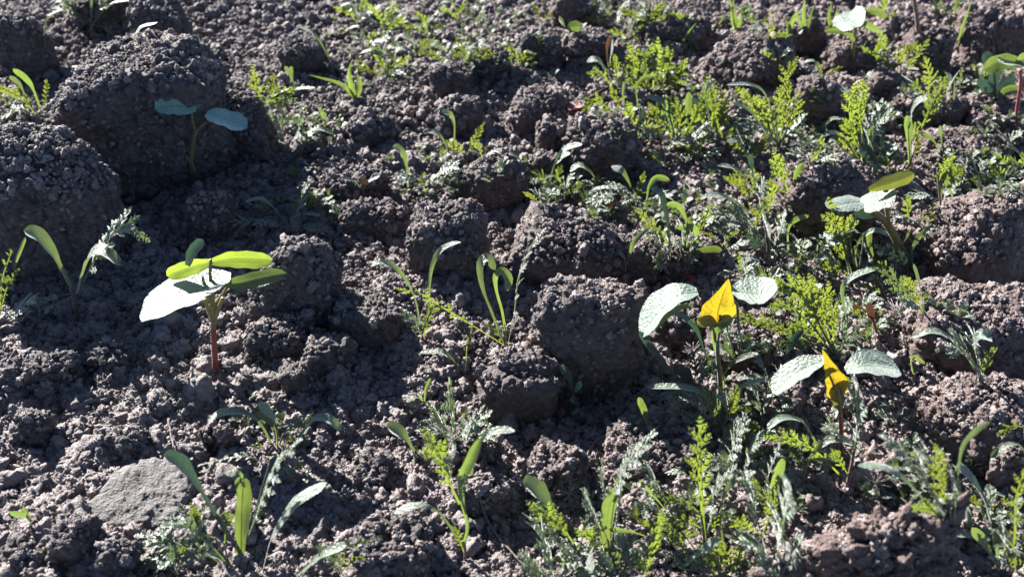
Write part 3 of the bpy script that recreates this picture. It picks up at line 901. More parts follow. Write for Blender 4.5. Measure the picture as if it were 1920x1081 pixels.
WS('bowed dark strap leaf left of the small orange-red bud', (1191,368), '''s14aH 1190,364 1180,343 1166,318 1146,313
f24wH 1190,366 1172,352 1150,350
f20y 1192,366 1200,348 1206,330''')
WS('small red-brown curled sprout in the open soil', (682,362), '''l14yB 682,360 681,348 686,334
s6aH 682,358 690,340 712,329
s6aH L-.2 680,356 664,340 640,334''')
WS('green grass-like sprout in the bare soil at the upper middle', (667,186), '''g11y 666,184 655,145 660,112
g12y 668,184 674,155 668,136
g9y L-.2 664,182 640,158 578,140''')
WS('very small green sprout at the left edge near the bottom', (60,988), '''s12y 60,985 48,968 18,961
s9y 58,982 52,965 44,948''')

# bottom left
WS('seedling with arched pale leaves above the yellow-green tongue-shaped leaf', (520,846), '''s16aH 512,840 494,802 467,777 428,772 390,788
s16y 520,838 518,805 504,785 480,772
s22wH 516,800 512,780 502,766 484,757
s19aH 556,836 572,802 593,784 617,787 642,806
f26m 530,815 556,795 592,780
f20y 524,838 545,822 570,815
f22y 518,846 498,842 478,838''')
WS('fuzzy grey diagonal leaf rising beside the tongue-shaped leaf', (462,1016), '''f38wH 462,1012 488,945 510,885 556,830
f22wH 505,868 455,854 378,870
f18m 470,995 484,960 496,930''')
WS('upright yellow-green tongue-shaped leaf with a curled white tip', (450,1056), '''l28y L.1 450,1052 452,1000 458,950 456,912 448,892
s14w L-.3 456,900 448,884 422,888''')
WS('broad dark green strap leaf crossing the edge of the smooth pale slab', (408,976), '''s28wG 407,973 384,933 360,895 334,864 306,852''')
WS('pale green strap leaf arching right near the bottom, right of the tongue-shaped leaf', (490,1080), '''s24wH 490,1077 505,1015 520,982 552,938 614,904''')
WS('low whitish feathery weed at the bottom in front of the smooth pale slab', (432,1066), '''s15aH 453,1077 427,1052 384,1037 330,1033
f56wH 428,1060 382,1005 345,978 300,990
f50wH 425,1062 370,1035 300,1050 250,1075
f36y 405,1010 375,990 362,958
f34y 420,1020 424,985 430,962
f40wH L.2 410,1040 380,1000 380,965
f44wH 400,1065 330,1020 270,1005''')
WS('fuzzy leaf running right along the bottom edge', (548,1085), '''f30m 547,1082 593,1047 640,1027 702,1008
s20wH 560,1080 605,1040 650,1022''')

# bottom centre
WS('tall seedling with a wavy yellow-green strap leaf at the lower centre', (872,1056), '''t6aD 872,1056 872,1030 868,1000
s23y 869,1020 876,985 866,935 867,895 884,858 902,818
s16aH 884,890 892,842 906,820 930,808 966,808
f50y 862,945 838,892 820,848 802,820
f24y 870,1035 860,1008 852,994
s15aH 850,996 828,965 800,947 766,948 738,961
f34wH 850,905 842,870 850,845''')
WS('grey-white feathery rosette above the wavy strap leaf', (854,828), '''f52wH 853,824 849,790 842,752
f36wH 856,822 880,800 905,784
f36wH 850,824 825,810 800,806
f34wH 852,822 830,795 815,780
f34wH L-.3 858,828 890,820 925,812''')
WS('pinkish-white blunt strap leaf left of the grey-white rosette', (778,856), '''s26wH 776,850 757,818 724,796''')
WS('blunt grey-green seed leaf lying below the ball-like clod', (1040,962), '''l30wH 1038,958 1008,922 980,902''')
WS('lobed yellow-green leaf slanting left above the bottom edge', (1088,1036), '''f46y 1087,1032 1057,993 1033,970 1005,952
f34m 1085,1030 1090,1000 1100,975
f36wH 1080,1030 1050,1015 1030,990''')
WS('broad upright olive strap leaf with a white tip near the bottom', (1140,1046), '''l25y 1140,1040 1137,990 1143,948 1152,925
s18wH 1148,935 1155,922 1168,918
f34wH 1150,1000 1160,950 1162,900
f30y 1136,1040 1115,1010 1100,1000
f32wH 1130,1000 1112,960 1098,930
s10y 1212,1004 1179,995 1141,991''')
WS('tall grey-green feather leaf leaning right over the low pinkish mound', (1152,962), '''f38wH 1150,955 1160,905 1182,862 1220,820
f30wH 1150,958 1132,915 1130,876
f24y 1152,950 1154,925 1158,900''')
WS('arching grey feather leaf over the dark pit at the lower centre', (1260,975), '''f26wH 1258,968 1242,926 1220,886 1186,868
s8y 1256,965 1227,930 1196,896
f22wH 1258,970 1225,950 1202,945''')
WS('blurred yellow-green lobed leaf rising from the bottom edge', (1215,1092), '''f46y L-.2 1215,1088 1220,1030 1236,972
f30y 1216,1085 1200,1060 1190,1040''')
WS('silvery lobed rosette at the bottom edge', (1040,1088), '''f60wH 1040,1082 1030,1042 1018,1004
f50wH 1042,1084 1062,1050 1090,1030
f44wH L-.3 1036,1085 1010,1070 985,1052
s24wH 1096,1078 1100,1055 1110,1034
f40wH 1045,1085 1080,1075 1110,1065''')
WS('dark narrow strap leaf beside the silvery rosette', (1188,1084), '''s18yG 1187,1080 1175,1036 1162,998''')

# lower right
WS('tallest bright yellow-green lobed seedling at the lower right centre', (1322,1020), '''f56y L.1 1322,1015 1318,960 1313,900 1310,850 1313,806
f36y 1316,990 1286,975 1256,978
f34y 1312,961 1285,942 1240,930
f30y 1324,1000 1340,985 1345,970
f34wH 1322,1010 1335,960 1340,920 1375,880''')
WS('pale arching strap leaf between the lobed plants at the lower right', (1356,1018), '''s15aH 1355,1013 1351,965 1362,920 1382,895 1418,884''')
WS('grey-green lobed leaf with a toothed outline left of the largest foreground clod', (1428,1010), '''f50wH 1427,1005 1415,960 1408,925 1400,896
f34y 1425,1000 1400,985 1378,980
f34y 1428,1004 1445,960 1440,935
f34m 1430,1004 1400,1010 1375,1005''')
WS('large silvery-green lobed leaf overlapping the largest foreground clod', (1462,1090), '''f66wH L-.1 1462,1083 1460,1020 1468,980 1482,920
f50wH 1462,1080 1430,1030 1405,1020
f44wH 1464,1080 1485,1040 1500,1020
f40yG 1460,1084 1445,1060 1430,1050''')
WS('upright olive strap leaf with feathery leaves behind the silvery lobed one', (1450,956), '''l18y 1450,950 1453,905 1466,858
f26wH 1446,952 1440,895 1462,836
f28y 1446,955 1425,930 1415,905
f28wH 1440,955 1418,920 1395,900''')
WS('grey feathery seedling with a forked top at the lower right centre', (1388,897), '''f38wH 1387,890 1372,856 1382,818 1396,796
f30wH 1386,892 1360,870 1330,862
s12wH 1396,895 1402,860 1398,845
f26wH L.2 1390,890 1405,850 1418,820''')
WS('weed with a yellow lobed arm reaching left, rooted behind the largest foreground clod', (1588,903), '''t7aB 1590,903 1597,870 1602,840
f42y L-.1 1580,895 1550,865 1520,840 1487,823 1452,820
f50wH L.05 1597,880 1603,840 1608,780 1608,722
s17aH 1494,944 1513,873 1534,838 1564,823 1604,834
s15aH 1530,830 1504,790 1466,784 1438,803
s12wH 1600,870 1604,845 1614,830
f26y 1594,895 1575,865 1565,850
f34wH 1600,860 1575,820 1560,805''')
WS('tall curved strap leaf above yellow lobed leaves at the lower right', (1784,990), '''f46y L-.1 1780,975 1766,910 1757,848
f36wH 1745,920 1705,860 1666,822
f34wH 1752,925 1730,880 1735,840
s11aH 1788,985 1795,905 1803,840 1827,807 1858,788
s15aH 1775,980 1730,933 1690,890 1650,872 1608,872
f30y 1778,970 1745,955 1718,950
f30wH 1782,960 1790,915 1785,880''')
WS('dark strap leaf with a pale blunt tip at the lower right', (1858,990), '''s20wG 1857,985 1847,942 1827,907 1798,879
s13wG 1793,1023 1763,988 1732,963''')
WS('broad yellow-green strap leaves crossing in the bottom right corner', (1878,1078), '''s22y 1872,1065 1847,1018 1822,988
s23y 1874,1062 1868,1012 1882,984
f36y 1893,1070 1903,1003 1905,935 1918,890
f30wH 1880,1070 1885,1020 1880,980
s14aH 1840,1015 1815,1003 1790,1002''')
WS('bright lobed leaves at the bottom edge left of the silvery lobed leaf', (1376,1088), '''f38y 1375,1080 1365,1042 1342,1018
f36y 1378,1080 1385,1040 1400,1020
f36wH 1372,1084 1340,1060 1300,1050
s22wH L-.3 1278,1064 1318,1032 1350,1012
f34m 1380,1085 1410,1060 1425,1050''')
WS('yellowish feathery leaf at the left of the tallest bright lobed seedling', (1290,1060), '''f38y 1290,1056 1278,1020 1262,1000
f36y 1290,1058 1310,1038 1325,1030
f30wH 1288,1058 1270,1050 1245,1040''')
WS('long pale arched leaf entering from the right edge', (1925,880), '''s15aH 1924,850 1905,832 1880,838 1858,858
f24y 1920,800 1900,798 1880,808''')

# right middle thicket
WS('dark-eyed clump of arching straps and feathery leaves right of the craggy clod', (1263,522), '''s15aG 1257,500 1254,440 1249,400 1240,368 1220,354
f30y 1270,480 1242,442 1222,420 1200,400
s14y 1288,470 1288,422 1280,396 1266,383 1248,384
s14y 1292,500 1304,475 1307,440 1298,425 1268,428
s15y L-.1 1262,520 1290,486 1311,471 1335,466 1354,469
f34wH 1262,518 1246,474 1232,444
f34wH 1265,515 1276,470 1285,440
f34wH L-.2 1260,520 1248,498 1234,486
f30y 1275,505 1300,458 1318,420 1330,392
f34wH 1270,512 1285,490 1300,455
f30wH 1262,516 1256,480 1262,450
s6aH 1237,520 1229,477 1213,438 1202,430
l11y 1290,440 1292,420 1296,406''')
WS('yellowish hooked leaf behind the arching strap clump', (1213,394), '''s13y 1212,390 1214,362 1219,346 1233,332 1256,338
f24wH 1212,392 1195,375 1180,370
f24wH 1214,392 1230,372 1250,365''')
WS('grey mat of arching leaves with a small brown leaf', (1170,402), '''s8aH 1190,395 1169,366 1150,352 1108,356
f28wH 1185,400 1150,372 1112,376
l13yB 1140,396 1151,378 1164,364
f28wH L.2 1180,398 1170,372 1150,358
f26wH 1165,402 1140,392 1112,392''')
WS('thin high-arched leaf above the grey feathery mat at centre right', (1408,374), '''s9aH 1404,366 1393,332 1377,317 1344,310
f24y 1404,372 1385,345 1365,335
f24y 1402,374 1395,350 1380,322
f26y L.1 1406,372 1415,345 1412,322''')
WS('long low arch of pale leaf over the feathery mat at centre right', (1418,436), '''s10aH 1415,430 1402,408 1377,381 1356,369 1330,367 1314,375
f36wH 1412,434 1375,412 1342,400 1308,406
f34wH 1414,434 1400,402 1380,385
f32wH L-.2 1410,438 1370,430 1335,420
f30y 1416,434 1420,405 1430,385''')
WS('seedling with an oblong grey blade on a yellow stalk at centre right', (1442,476), '''s18wH L-.05 1442,474 1441,445 1436,420 1428,398
f30wH 1444,472 1460,440 1470,415
f34wH 1440,470 1418,440 1405,425
s7aH 1478,492 1450,465 1422,441 1396,425 1360,414
l15yG 1424,463 1415,458 1402,442
f28y 1440,400 1445,375 1450,350
f30wH 1432,410 1425,375 1430,345''')
WS('small sprout with one tip bent right, left of the tall lobed seedling', (1478,484), '''s12y 1478,475 1478,432 1490,413 1517,404
f26wH 1478,480 1495,460 1492,450
f22wH 1478,482 1462,470 1450,474''')
WS('bright antler-shaped leaf beside an olive strap at the foot of the crumbly mound', (1480,364), '''f38y 1478,360 1470,336 1460,316 1455,298
s14y 1489,360 1491,332 1505,304
f28y 1474,362 1455,352 1445,345
s12yG 1412,334 1410,312 1405,288''')
WS('tall lobed green seedling in front of the crumbly mound', (1598,524), '''f52y 1598,520 1586,482 1576,452 1567,422 1560,392
f32y 1586,485 1560,465 1542,470
f30y 1580,455 1592,430 1594,412
f34wH 1590,520 1560,480 1545,462
f30wH 1530,522 1530,485 1545,455 1562,440
f30y 1592,515 1570,500 1552,498''')
WS('high looping strap leaf beside an erect yellow one under the slanting seedling', (1610,520), '''s11aH 1608,510 1604,473 1617,443 1642,433 1669,444
s14y 1645,502 1635,473 1628,447 1630,426
s7aH 1603,502 1596,466 1594,436 1600,413 1609,404
f30wH 1615,515 1630,490 1625,470
f26wH L.2 1620,440 1600,432 1585,440
s8aH 1622,512 1612,480 1602,460''')
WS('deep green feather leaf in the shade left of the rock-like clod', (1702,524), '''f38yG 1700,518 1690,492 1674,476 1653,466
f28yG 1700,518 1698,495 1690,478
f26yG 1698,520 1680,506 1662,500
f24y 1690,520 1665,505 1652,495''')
WS('curved strap leaf leaning on the rock-like clod', (1718,514), '''s12aH 1717,508 1710,481 1715,460 1730,437 1756,422
s6aH 1690,460 1700,445 1706,432''')
WS('feathery weed with two bright tufts above the rock-like clod', (1738,428), '''f26wH 1735,425 1718,417 1696,408 1672,400
f28y 1706,412 1702,396 1702,378
f22y 1722,416 1735,403 1750,388
f18y 1732,424 1742,414 1748,408''')
WS('upright pinkish-stemmed weed with a short yellow strap right of the slanting seedling', (1765,394), '''t4aB 1765,394 1760,350 1758,315
f22wH 1760,374 1735,366 1712,366
s13y 1786,370 1780,352 1772,338
f24y 1760,340 1770,318 1782,300
f20wH 1758,330 1745,315 1735,305
s9aH 1764,380 1768,355 1785,350''')
WS('large bright lobed clump with thin stalks left of the second orange-yellow leaf', (1570,672), '''f68y L.05 1567,667 1538,612 1510,568 1494,545 1464,532
f46y 1544,625 1526,580 1520,530
f44y 1556,640 1545,585 1552,545
f38y 1546,656 1482,622 1440,607 1388,592
f38y 1566,665 1562,612 1556,570
f36y 1558,655 1520,620 1490,610
f34m L-.2 1548,650 1505,640 1470,640
f34wH 1560,650 1580,600 1590,570
f30y 1515,600 1480,575 1455,575''')
WS('long pinkish-white arched leaf over the brown withered sprout', (1574,676), '''s13aH L.05 1572,670 1588,612 1580,562 1582,532 1608,515 1648,502
s7aH 1576,672 1582,640 1586,600''')
WS('brown withered sprout on a red stalk in the right thicket', (1647,634), '''t6aR 1647,634 1640,610 1636,595
l14yB 1637,600 1632,585 1627,568
s10yB 1632,590 1612,576 1586,572''')
WS('feathery arm sweeping left from the edge of the broad pinkish mound', (1736,592), '''f32m 1733,588 1704,557 1681,528 1647,507
s7aH 1733,585 1723,530 1712,494
f28y 1732,588 1712,545 1700,525
f26wH 1734,588 1715,570 1690,560''')
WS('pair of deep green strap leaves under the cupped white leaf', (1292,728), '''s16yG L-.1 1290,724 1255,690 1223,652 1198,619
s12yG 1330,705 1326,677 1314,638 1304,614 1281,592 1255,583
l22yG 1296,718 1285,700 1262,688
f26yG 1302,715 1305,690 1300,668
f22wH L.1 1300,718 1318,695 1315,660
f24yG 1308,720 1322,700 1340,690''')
WS('deep green ragged leaf right of the upright yellow leaf', (1384,690), '''f32yG 1385,686 1402,655 1428,648
f30yG 1383,686 1395,655 1388,630
f30wH 1380,686 1372,650 1360,625
f30wH L.1 1382,688 1365,660 1372,610''')
WS('feathery base weeds below the seedling with the upright yellow leaf', (1352,806), '''f40wH 1350,800 1330,770 1300,750 1270,745
f36m 1350,800 1345,760 1325,735
s13aH 1352,790 1330,750 1290,728 1210,725
f30y 1356,800 1370,770 1380,735
f32wH 1358,800 1365,765 1352,735
f28wH 1345,802 1315,790 1290,780
s11aH 1362,770 1380,735 1400,720 1435,712''')
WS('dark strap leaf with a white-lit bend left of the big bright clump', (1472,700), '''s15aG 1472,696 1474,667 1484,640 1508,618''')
WS('small dusky feathered seedling between the two yellow-leaved ones', (1448,744), '''f28wG 1447,740 1438,705 1420,672
f24wH 1447,742 1460,715 1462,700
f22wH 1446,742 1425,725 1405,722
s9aH 1450,740 1440,712 1415,705 1380,712''')
WS('small weed with a pale spoon leaf on the face of the broad pinkish mound', (1844,720), '''s13aH 1826,690 1806,660 1782,636 1746,621 1706,633
s23wH 1830,662 1826,643 1840,628 1860,636
f42wH 1843,712 1836,672 1830,636
f34wH 1840,704 1816,668 1784,650
f26y 1842,706 1850,680 1858,660
f22wH 1820,665 1805,640 1790,628''')
WS('tiny hooked green sprout left of the spoon-leaved weed', (1714,704), '''s8y 1712,700 1708,676 1716,668 1734,682''')
WS('feathery sprig standing over the orange-yellow leaf seedling', (1600,770), '''f36wH 1602,765 1606,730 1602,700 1610,672
f30wH 1603,760 1585,745 1565,770''')
# ------------------------------------------------------------------ upper right and top: grass and weeds
GR('tall yellow-green grass blades standing against the top edge', (1380,58), '''g8y 1380,55 1376,25 1364,-6
g7y 1378,58 1372,30 1376,-4
g7y 1384,58 1390,30 1402,10''')
GR('grass blades bent in a pointed arch above the dense green clump', (1290,95), '''g7y 1265,110 1275,80 1290,62
g8y 1314,98 1301,76 1288,60
g7y 1292,95 1296,82 1288,66
g6y 1270,105 1285,70 1306,42''')
GR('grass tuft left of the large reddish mound at the top', (1338,80), '''g7y 1334,76 1346,46 1370,18
g7y 1340,78 1332,55 1335,35
g6wH 1342,78 1360,62 1378,50''')
GR('upright broad grass blades in front of the reddish top clod', (1484,72), '''g10y 1481,70 1485,42 1496,18
g9y 1486,70 1478,50 1472,36
g7wH 1488,70 1500,58 1508,52''')
GR('grass blades at the top edge left of the crumpled white leaf', (1512,56), '''g8y 1508,52 1506,22 1510,-4
g8y 1528,70 1516,54 1504,44
g6y 1514,54 1520,30 1530,6
g7y 1506,54 1496,36 1492,18''')
GR('short grass blades directly left of the crumpled white leaf', (1556,52), '''g7y 1556,50 1554,26 1560,4
g7y 1560,52 1566,36 1570,16
g6wH 1536,60 1534,46 1535,34''')
GR('fine needle-like grass tuft above the clover-like plant', (1873,106), '''g3y 1870,105 1864,85 1857,66
g3y 1872,106 1876,80 1882,52
g3y 1874,106 1886,78 1893,46
g3wH 1873,106 1870,84 1868,62
g3y 1875,106 1890,92 1900,84''')
GR('grey-green grass blade entering from the right edge', (1932,306), '''g13wH 1930,302 1890,262 1851,222''')
GR('curved grass blades over the lump right of the crumpled leaf seedling', (1800,78), '''g6wH 1802,74 1812,52 1830,44
g6y 1796,76 1808,40 1822,0
g6y 1788,78 1784,55 1790,38''')
GR('pale bent grass stem in front of the reddish mound at the upper right', (1758,208), '''g7wH 1757,204 1776,168 1799,132
g6y 1760,206 1786,190 1790,150
g5wH 1690,140 1712,155 1726,175''')
WS('dark-stemmed feathery weed right of the large reddish mound', (1692,146), '''f28y 1688,142 1692,105 1710,88
f24y 1692,142 1712,110 1736,80
f24y 1668,124 1657,100 1652,64
f26y L-.2 1690,144 1665,120 1645,108
s7aH 1694,142 1706,128 1722,128''')
WS('blurred yellow feathery weed between the two reddish mounds', (1742,186), '''f30y 1740,182 1744,150 1737,118
f24y 1742,184 1758,160 1770,148
f22y 1740,184 1722,165 1715,158''')
WS('weed with long bowed stems below the rounded clod at the upper right', (1458,276), '''s12y 1458,266 1456,236 1455,204
s8aH 1440,260 1420,225 1400,205 1373,194
s8aH 1450,238 1437,182 1410,161 1362,160
f36y 1475,245 1480,190 1472,150 1487,122
f40y 1448,262 1425,210 1393,176
f34y 1452,262 1440,220 1425,195
f34y 1462,262 1468,215 1462,180
f34wH 1455,268 1435,240 1400,232
f30wH 1462,270 1480,250 1500,232
f30y 1470,250 1490,215 1496,180''')
WS('bright upright lobed weed in front of the dark face of the large reddish mound', (1332,254), '''f38y 1332,250 1338,200 1330,158
f32y 1334,250 1350,210 1356,180
s10aG 1325,246 1311,202 1300,184
f30y 1330,250 1315,225 1302,215
f28y L-.2 1334,252 1345,235 1362,225
f26m 1330,220 1322,180 1330,160''')
WS('dense clump of small round-lobed leaves at the upper right', (1222,172), '''f40y 1215,168 1195,130 1184,98
f40y 1225,168 1226,125 1232,92
f38y 1235,168 1255,130 1252,104
f36y 1208,168 1182,152 1178,122
f36y 1240,170 1268,150 1282,120
f34y L-.3 1222,174 1205,155 1196,146
f34y L-.3 1226,174 1240,155 1260,150
f34m 1220,170 1212,140 1208,110
f34y 1230,170 1240,135 1244,118
f32wH 1205,172 1175,165 1160,150
f32y 1216,172 1200,180 1178,176''')
WS('clump of strap leaves with white bent tips below the round-lobed clump', (1270,268), '''s14y 1270,258 1264,216 1250,184
s13aG 1265,260 1254,216 1239,194 1213,182
s15y 1280,252 1289,212 1291,172
s8y 1275,285 1283,260 1298,240
f34y 1262,262 1240,225 1225,205
f34y 1276,262 1300,225 1310,200
f30y 1268,262 1275,225 1270,195
f30wH L-.3 1262,266 1235,250 1215,245
f28wH 1280,266 1300,255 1318,240
f32m 1272,262 1258,230 1252,200''')
WS('hook-shaped stem with dark strap left of the white-tipped straps', (1200,262), '''s10y 1197,205 1193,166 1206,147 1226,143
s12aG 1206,256 1204,226 1200,202
f32y 1200,258 1185,225 1180,205
f30y 1204,258 1215,225 1225,210
s6aH 1177,212 1168,180 1170,152
f30m 1198,258 1175,240 1160,235
f28y L-.2 1202,260 1222,245 1236,240''')
WS('lobed leaf arching left over the bit of red debris', (1150,214), '''f30y L-.1 1148,210 1130,196 1112,187 1098,203
f28y 1150,212 1160,190 1150,172
f24y 1152,212 1138,205 1112,212''')
WS('pale-topped sprout at the left border of the dense upper-right clump', (1150,164), '''s12wH 1148,158 1136,134 1120,115 1100,116
s8yB 1140,122 1138,92 1143,68
f26y 1146,160 1130,140 1112,138
f26y 1152,160 1155,135 1150,112
s8wH 1142,124 1146,95 1148,74''')
WS('yellow-green weed with bowed stems over the dark hollow at the upper right', (1622,316), '''f42y 1620,306 1606,260 1597,230 1594,190 1609,166
f32y 1617,255 1612,212 1620,170
s9aH 1625,315 1604,292 1583,263 1562,250 1538,257
s7aH 1553,250 1548,238 1558,224 1577,224
f34y 1612,300 1590,272 1575,262
f34wH 1622,300 1630,260 1625,225
f30y 1616,290 1596,250 1580,235
f28wH 1618,306 1598,296 1572,292''')
WS('spoon-shaped leaf with a white curled neighbour at the upper right', (1706,318), '''s17y 1705,312 1704,272 1703,245 1700,216
s13wH 1703,240 1710,210 1722,191 1739,185
f34y 1712,275 1735,225 1750,192 1769,163
f26y 1704,300 1720,270 1716,240
s6aD 1706,315 1712,290 1708,265
f26wH 1708,312 1690,290 1684,280''')
WS('small bright strap leaf lying on the low reddish mound', (1770,290), '''s10y 1767,285 1746,260 1725,248
s8aH 1766,272 1764,255 1761,236''')
WS('weed with feathered arms below the low reddish mound', (1756,384), '''f24y 1758,380 1762,345 1770,315
f22wH 1756,380 1735,360 1720,345
f22y 1762,360 1785,335 1800,320
f22wH 1760,384 1775,365 1790,358''')

def auto(px, py, sz, seed, nf=4, ns=2, bright=.5, wf=.34):
    r = random.Random(seed); out = []
    for i in range(nf):
        a = math.radians((i+.5)/nf*130-65+r.uniform(-14, 14)); L = sz*r.uniform(.65, 1.05)
        b = a+math.radians(r.uniform(5, 40))*(1 if a > 0 else -1)
        p1 = (px+math.sin(a)*L*.55, py-math.cos(a)*L*.55)
        p2 = (p1[0]+math.sin(b)*L*.45, p1[1]-math.cos(b)*L*.40)
        tone = 'y' if r.random() < bright else ('wH' if r.random() < .75 else 'm')
        out.append('f%d%s %.1f,%.1f %.1f,%.1f %.1f,%.1f' % (max(9, sz*wf*r.uniform(.8, 1.2)), tone, px+r.uniform(-2, 2), py-2, *p1, *p2))
    for i in range(ns):
        s = r.choice((-1, 1)); L = sz*r.uniform(.7, 1.1)
        out.append('s%d%s %.1f,%.1f %.1f,%.1f %.1f,%.1f %.1f,%.1f' % (max(6, sz*.13), r.choice(('aH', 'aH', 'a', 'aG')), px, py-2, px+s*L*.12, py-L*.45, px+s*L*.35, py-L*.78, px+s*L*.75, py-L*.70))
    return out
AUTO = [
 (672,46,40,4,1,.7,'blurred yellow-green sprout at the top edge left of centre'),
 (722,62,50,4,1,.6,'pale yellowish feathery sprout near the top, left of two others in a row'),
 (690,92,40,3,1,.6,'small feathery sprout between the flat-faced clod and the top-middle sprouts'),
 (724,148,52,5,2,.7,'bright feathery weed right of the green grass-like sprout'),
 (780,108,40,4,1,.3,'whitish feathery sprout above the shadowed lump at the top middle'),
 (838,118,42,4,1,.8,'yellow-green feathery sprout left of the red-brown top clod'),
 (882,124,42,4,1,.8,'yellow-green feathery sprout touching the left flank of the red-brown top clod'),
 (800,66,40,4,1,.5,'faint feathery sprout high up at the top middle'),
 (860,40,36,3,1,.6,'out-of-focus sprout at the top edge above the red-brown clod'),
 (972,128,42,4,2,.6,'sprouting weed right of the red-brown top clod'),
 (944,140,32,3,1,.4,'low pale sprout in front of the red-brown top clod'),
 (1012,42,34,3,1,.4,'blurred grey sprout at the top edge left of the blue-grey top clod'),
 (1150,50,44,4,1,.6,'blurred bright weed right of the blue-grey top clod'),
 (1180,72,46,4,1,.7,'feathery weed on the broad mound at the top edge'),
 (1215,48,50,4,1,.7,'tall bright weed on the broad top mound left of the grass blades'),
 (1120,22,34,3,1,.5,'out-of-focus weed touching the top edge right of centre'),
 (1420,52,40,3,2,.6,'weed with narrow leaves left of the upright broad grass blades'),
 (1440,80,34,3,1,.4,'pale weed on the crest of the large reddish mound'),
 (1460,128,34,3,1,.7,'small green weed on the right flank of the large reddish mound'),
 (1640,130,40,4,1,.6,'green sprout beside the little dark block at the upper right'),
 (1652,40,34,3,1,.5,'pale weed right of the crumpled white leaf'),
 (1790,30,36,3,1,.5,'sprout on the tall mound of pinkish crumbs'),
 (1835,160,40,4,1,.5,'greyish sprout left of the clover-like plant'),
 (1800,170,36,3,2,.3,'pale drooping sprout between the reddish mound and the clover-like plant'),
 (1560,200,36,3,2,.5,'sprout in the gap between the rounded clod and the upper-right hollow'),
 (1540,150,34,3,1,.5,'small weed left of the smooth red-brown clod'),
 (1400,300,46,5,2,.5,'grey-green weed between the bright lobed weed and the crumbly mound'),
 (1360,270,40,4,2,.4,'low feathery weed under the dark face of the large reddish mound'),
 (1310,300,44,4,2,.3,'pale weed left of the thin high-arched leaf'),
 (1245,310,40,4,1,.3,'flat grey weed right of the clod with the bright crumb cap'),
 (1215,330,34,3,2,.3,'small pale weed above the small orange-red bud'),
 (1520,312,40,4,1,.4,'grey-green weed on the back of the crumbly mound'),
 (1545,290,36,3,2,.4,'weed behind the crumbly mound near the dark hollow'),
 (1672,330,40,4,1,.4,'pale weed behind the olive leaf'),
 (1800,352,46,5,1,.3,'whitish feathery weed left of two others behind the rock-like clod'),
 (1838,346,46,5,1,.3,'whitish feathery weed directly behind the rock-like clod'),
 (1880,352,46,5,1,.6,'yellow-tinged feathery weed behind the right end of the rock-like clod'),
 (1912,330,44,4,1,.6,'feathery weed at the right edge under the grey-green grass blade'),
 (1890,285,38,4,1,.2,'pale weed right of the low reddish mound'),
 (1845,260,32,3,1,.3,'small weed on the low reddish mound'),
 (1060,372,40,4,1,.2,'flat grey weed behind the wide craggy clod'),
 (1015,385,36,3,1,.3,'small grey weed on the left of the wide craggy clod'),
 (905,300,30,3,1,.2,'pale sprout on the dark jagged clod'),
 (590,400,36,4,0,.1,'flat whitish sprout right of the grey-leaved weed'),
 (560,340,32,3,1,.1,'faint grey sprout below the foot of the huge boulder'),
 (610,240,34,3,1,.2,'faint whitish sprout right of the whitish flat weed'),
 (1390,520,40,4,1,.4,'feathery weed above the pale right leaf of the yellow-leaved seedling'),
 (1440,535,36,4,0,.3,'whitish weed left of the large bright clump'),
 (1360,470,40,4,1,.2,'pale weed below the long low arch of pale leaf'),
 (1500,500,40,4,1,.3,'pale weed left of the tall lobed green seedling'),
 (1660,560,44,5,1,.4,'feathery weed behind the brown withered sprout'),
 (1618,600,46,5,1,.4,'grey weed at the right side of the large bright clump'),
 (1690,610,34,3,0,.2,'small grey weed at the left border of the broad pinkish mound'),
 (1430,790,50,4,1,.3,'grey feathery weed in front of the shaded clod'),
 (1400,830,44,4,1,.3,'silvery weed left of the yellow lobed arm'),
 (1500,880,44,4,1,.3,'pale weed under the yellow lobed arm'),
 (1680,800,44,4,1,.2,'pale weed right of the feathery sprig'),
 (1160,1085,64,5,1,.5,'grey-green weed at the bottom edge right of the silvery rosette'),
 (1250,1020,56,5,1,.6,'green weed between the arching grey leaf and the tallest lobed seedling'),
 (1300,900,40,3,1,.3,'small grey weed behind the tallest bright lobed seedling'),
 (1350,1085,60,5,0,.5,'yellow-green weed at the bottom edge under the tallest lobed seedling'),
 (1085,1075,56,4,1,.4,'pale lobed weed at the bottom edge below the slanting yellow leaf'),
 (1905,1075,50,4,1,.6,'green weed in the very bottom right corner'),
 (1850,960,40,3,1,.3,'pale weed behind the broad crossing strap leaves'),
 (1740,880,40,4,1,.3,'silvery weed left of the tall curved strap leaf'),
 (640,1075,54,3,0,.2,'blurred grey sprout at the bottom edge left of centre'),
 (548,905,44,4,0,.2,'grey fuzzy sprout right of the fuzzy diagonal leaf'),
 (330,1075,60,4,0,.2,'pale lobed sprout at the bottom edge below the whitish feathery weed'),
 (75,600,34,3,0,.1,'flat pale sprout right of the weed cut by the left edge'),
 (20,205,34,3,1,.4,'pale sprout at the left edge beneath the yellow-green curved strap'),
 (128,30,34,3,1,.3,'small pale sprout between the two top-left clods'),
]
for k, (px, py, sz, nf, ns, br, lab) in enumerate(AUTO):
    WS(lab, (px, py), auto(px, py, sz*1.25, 500+k, nf, ns, br))

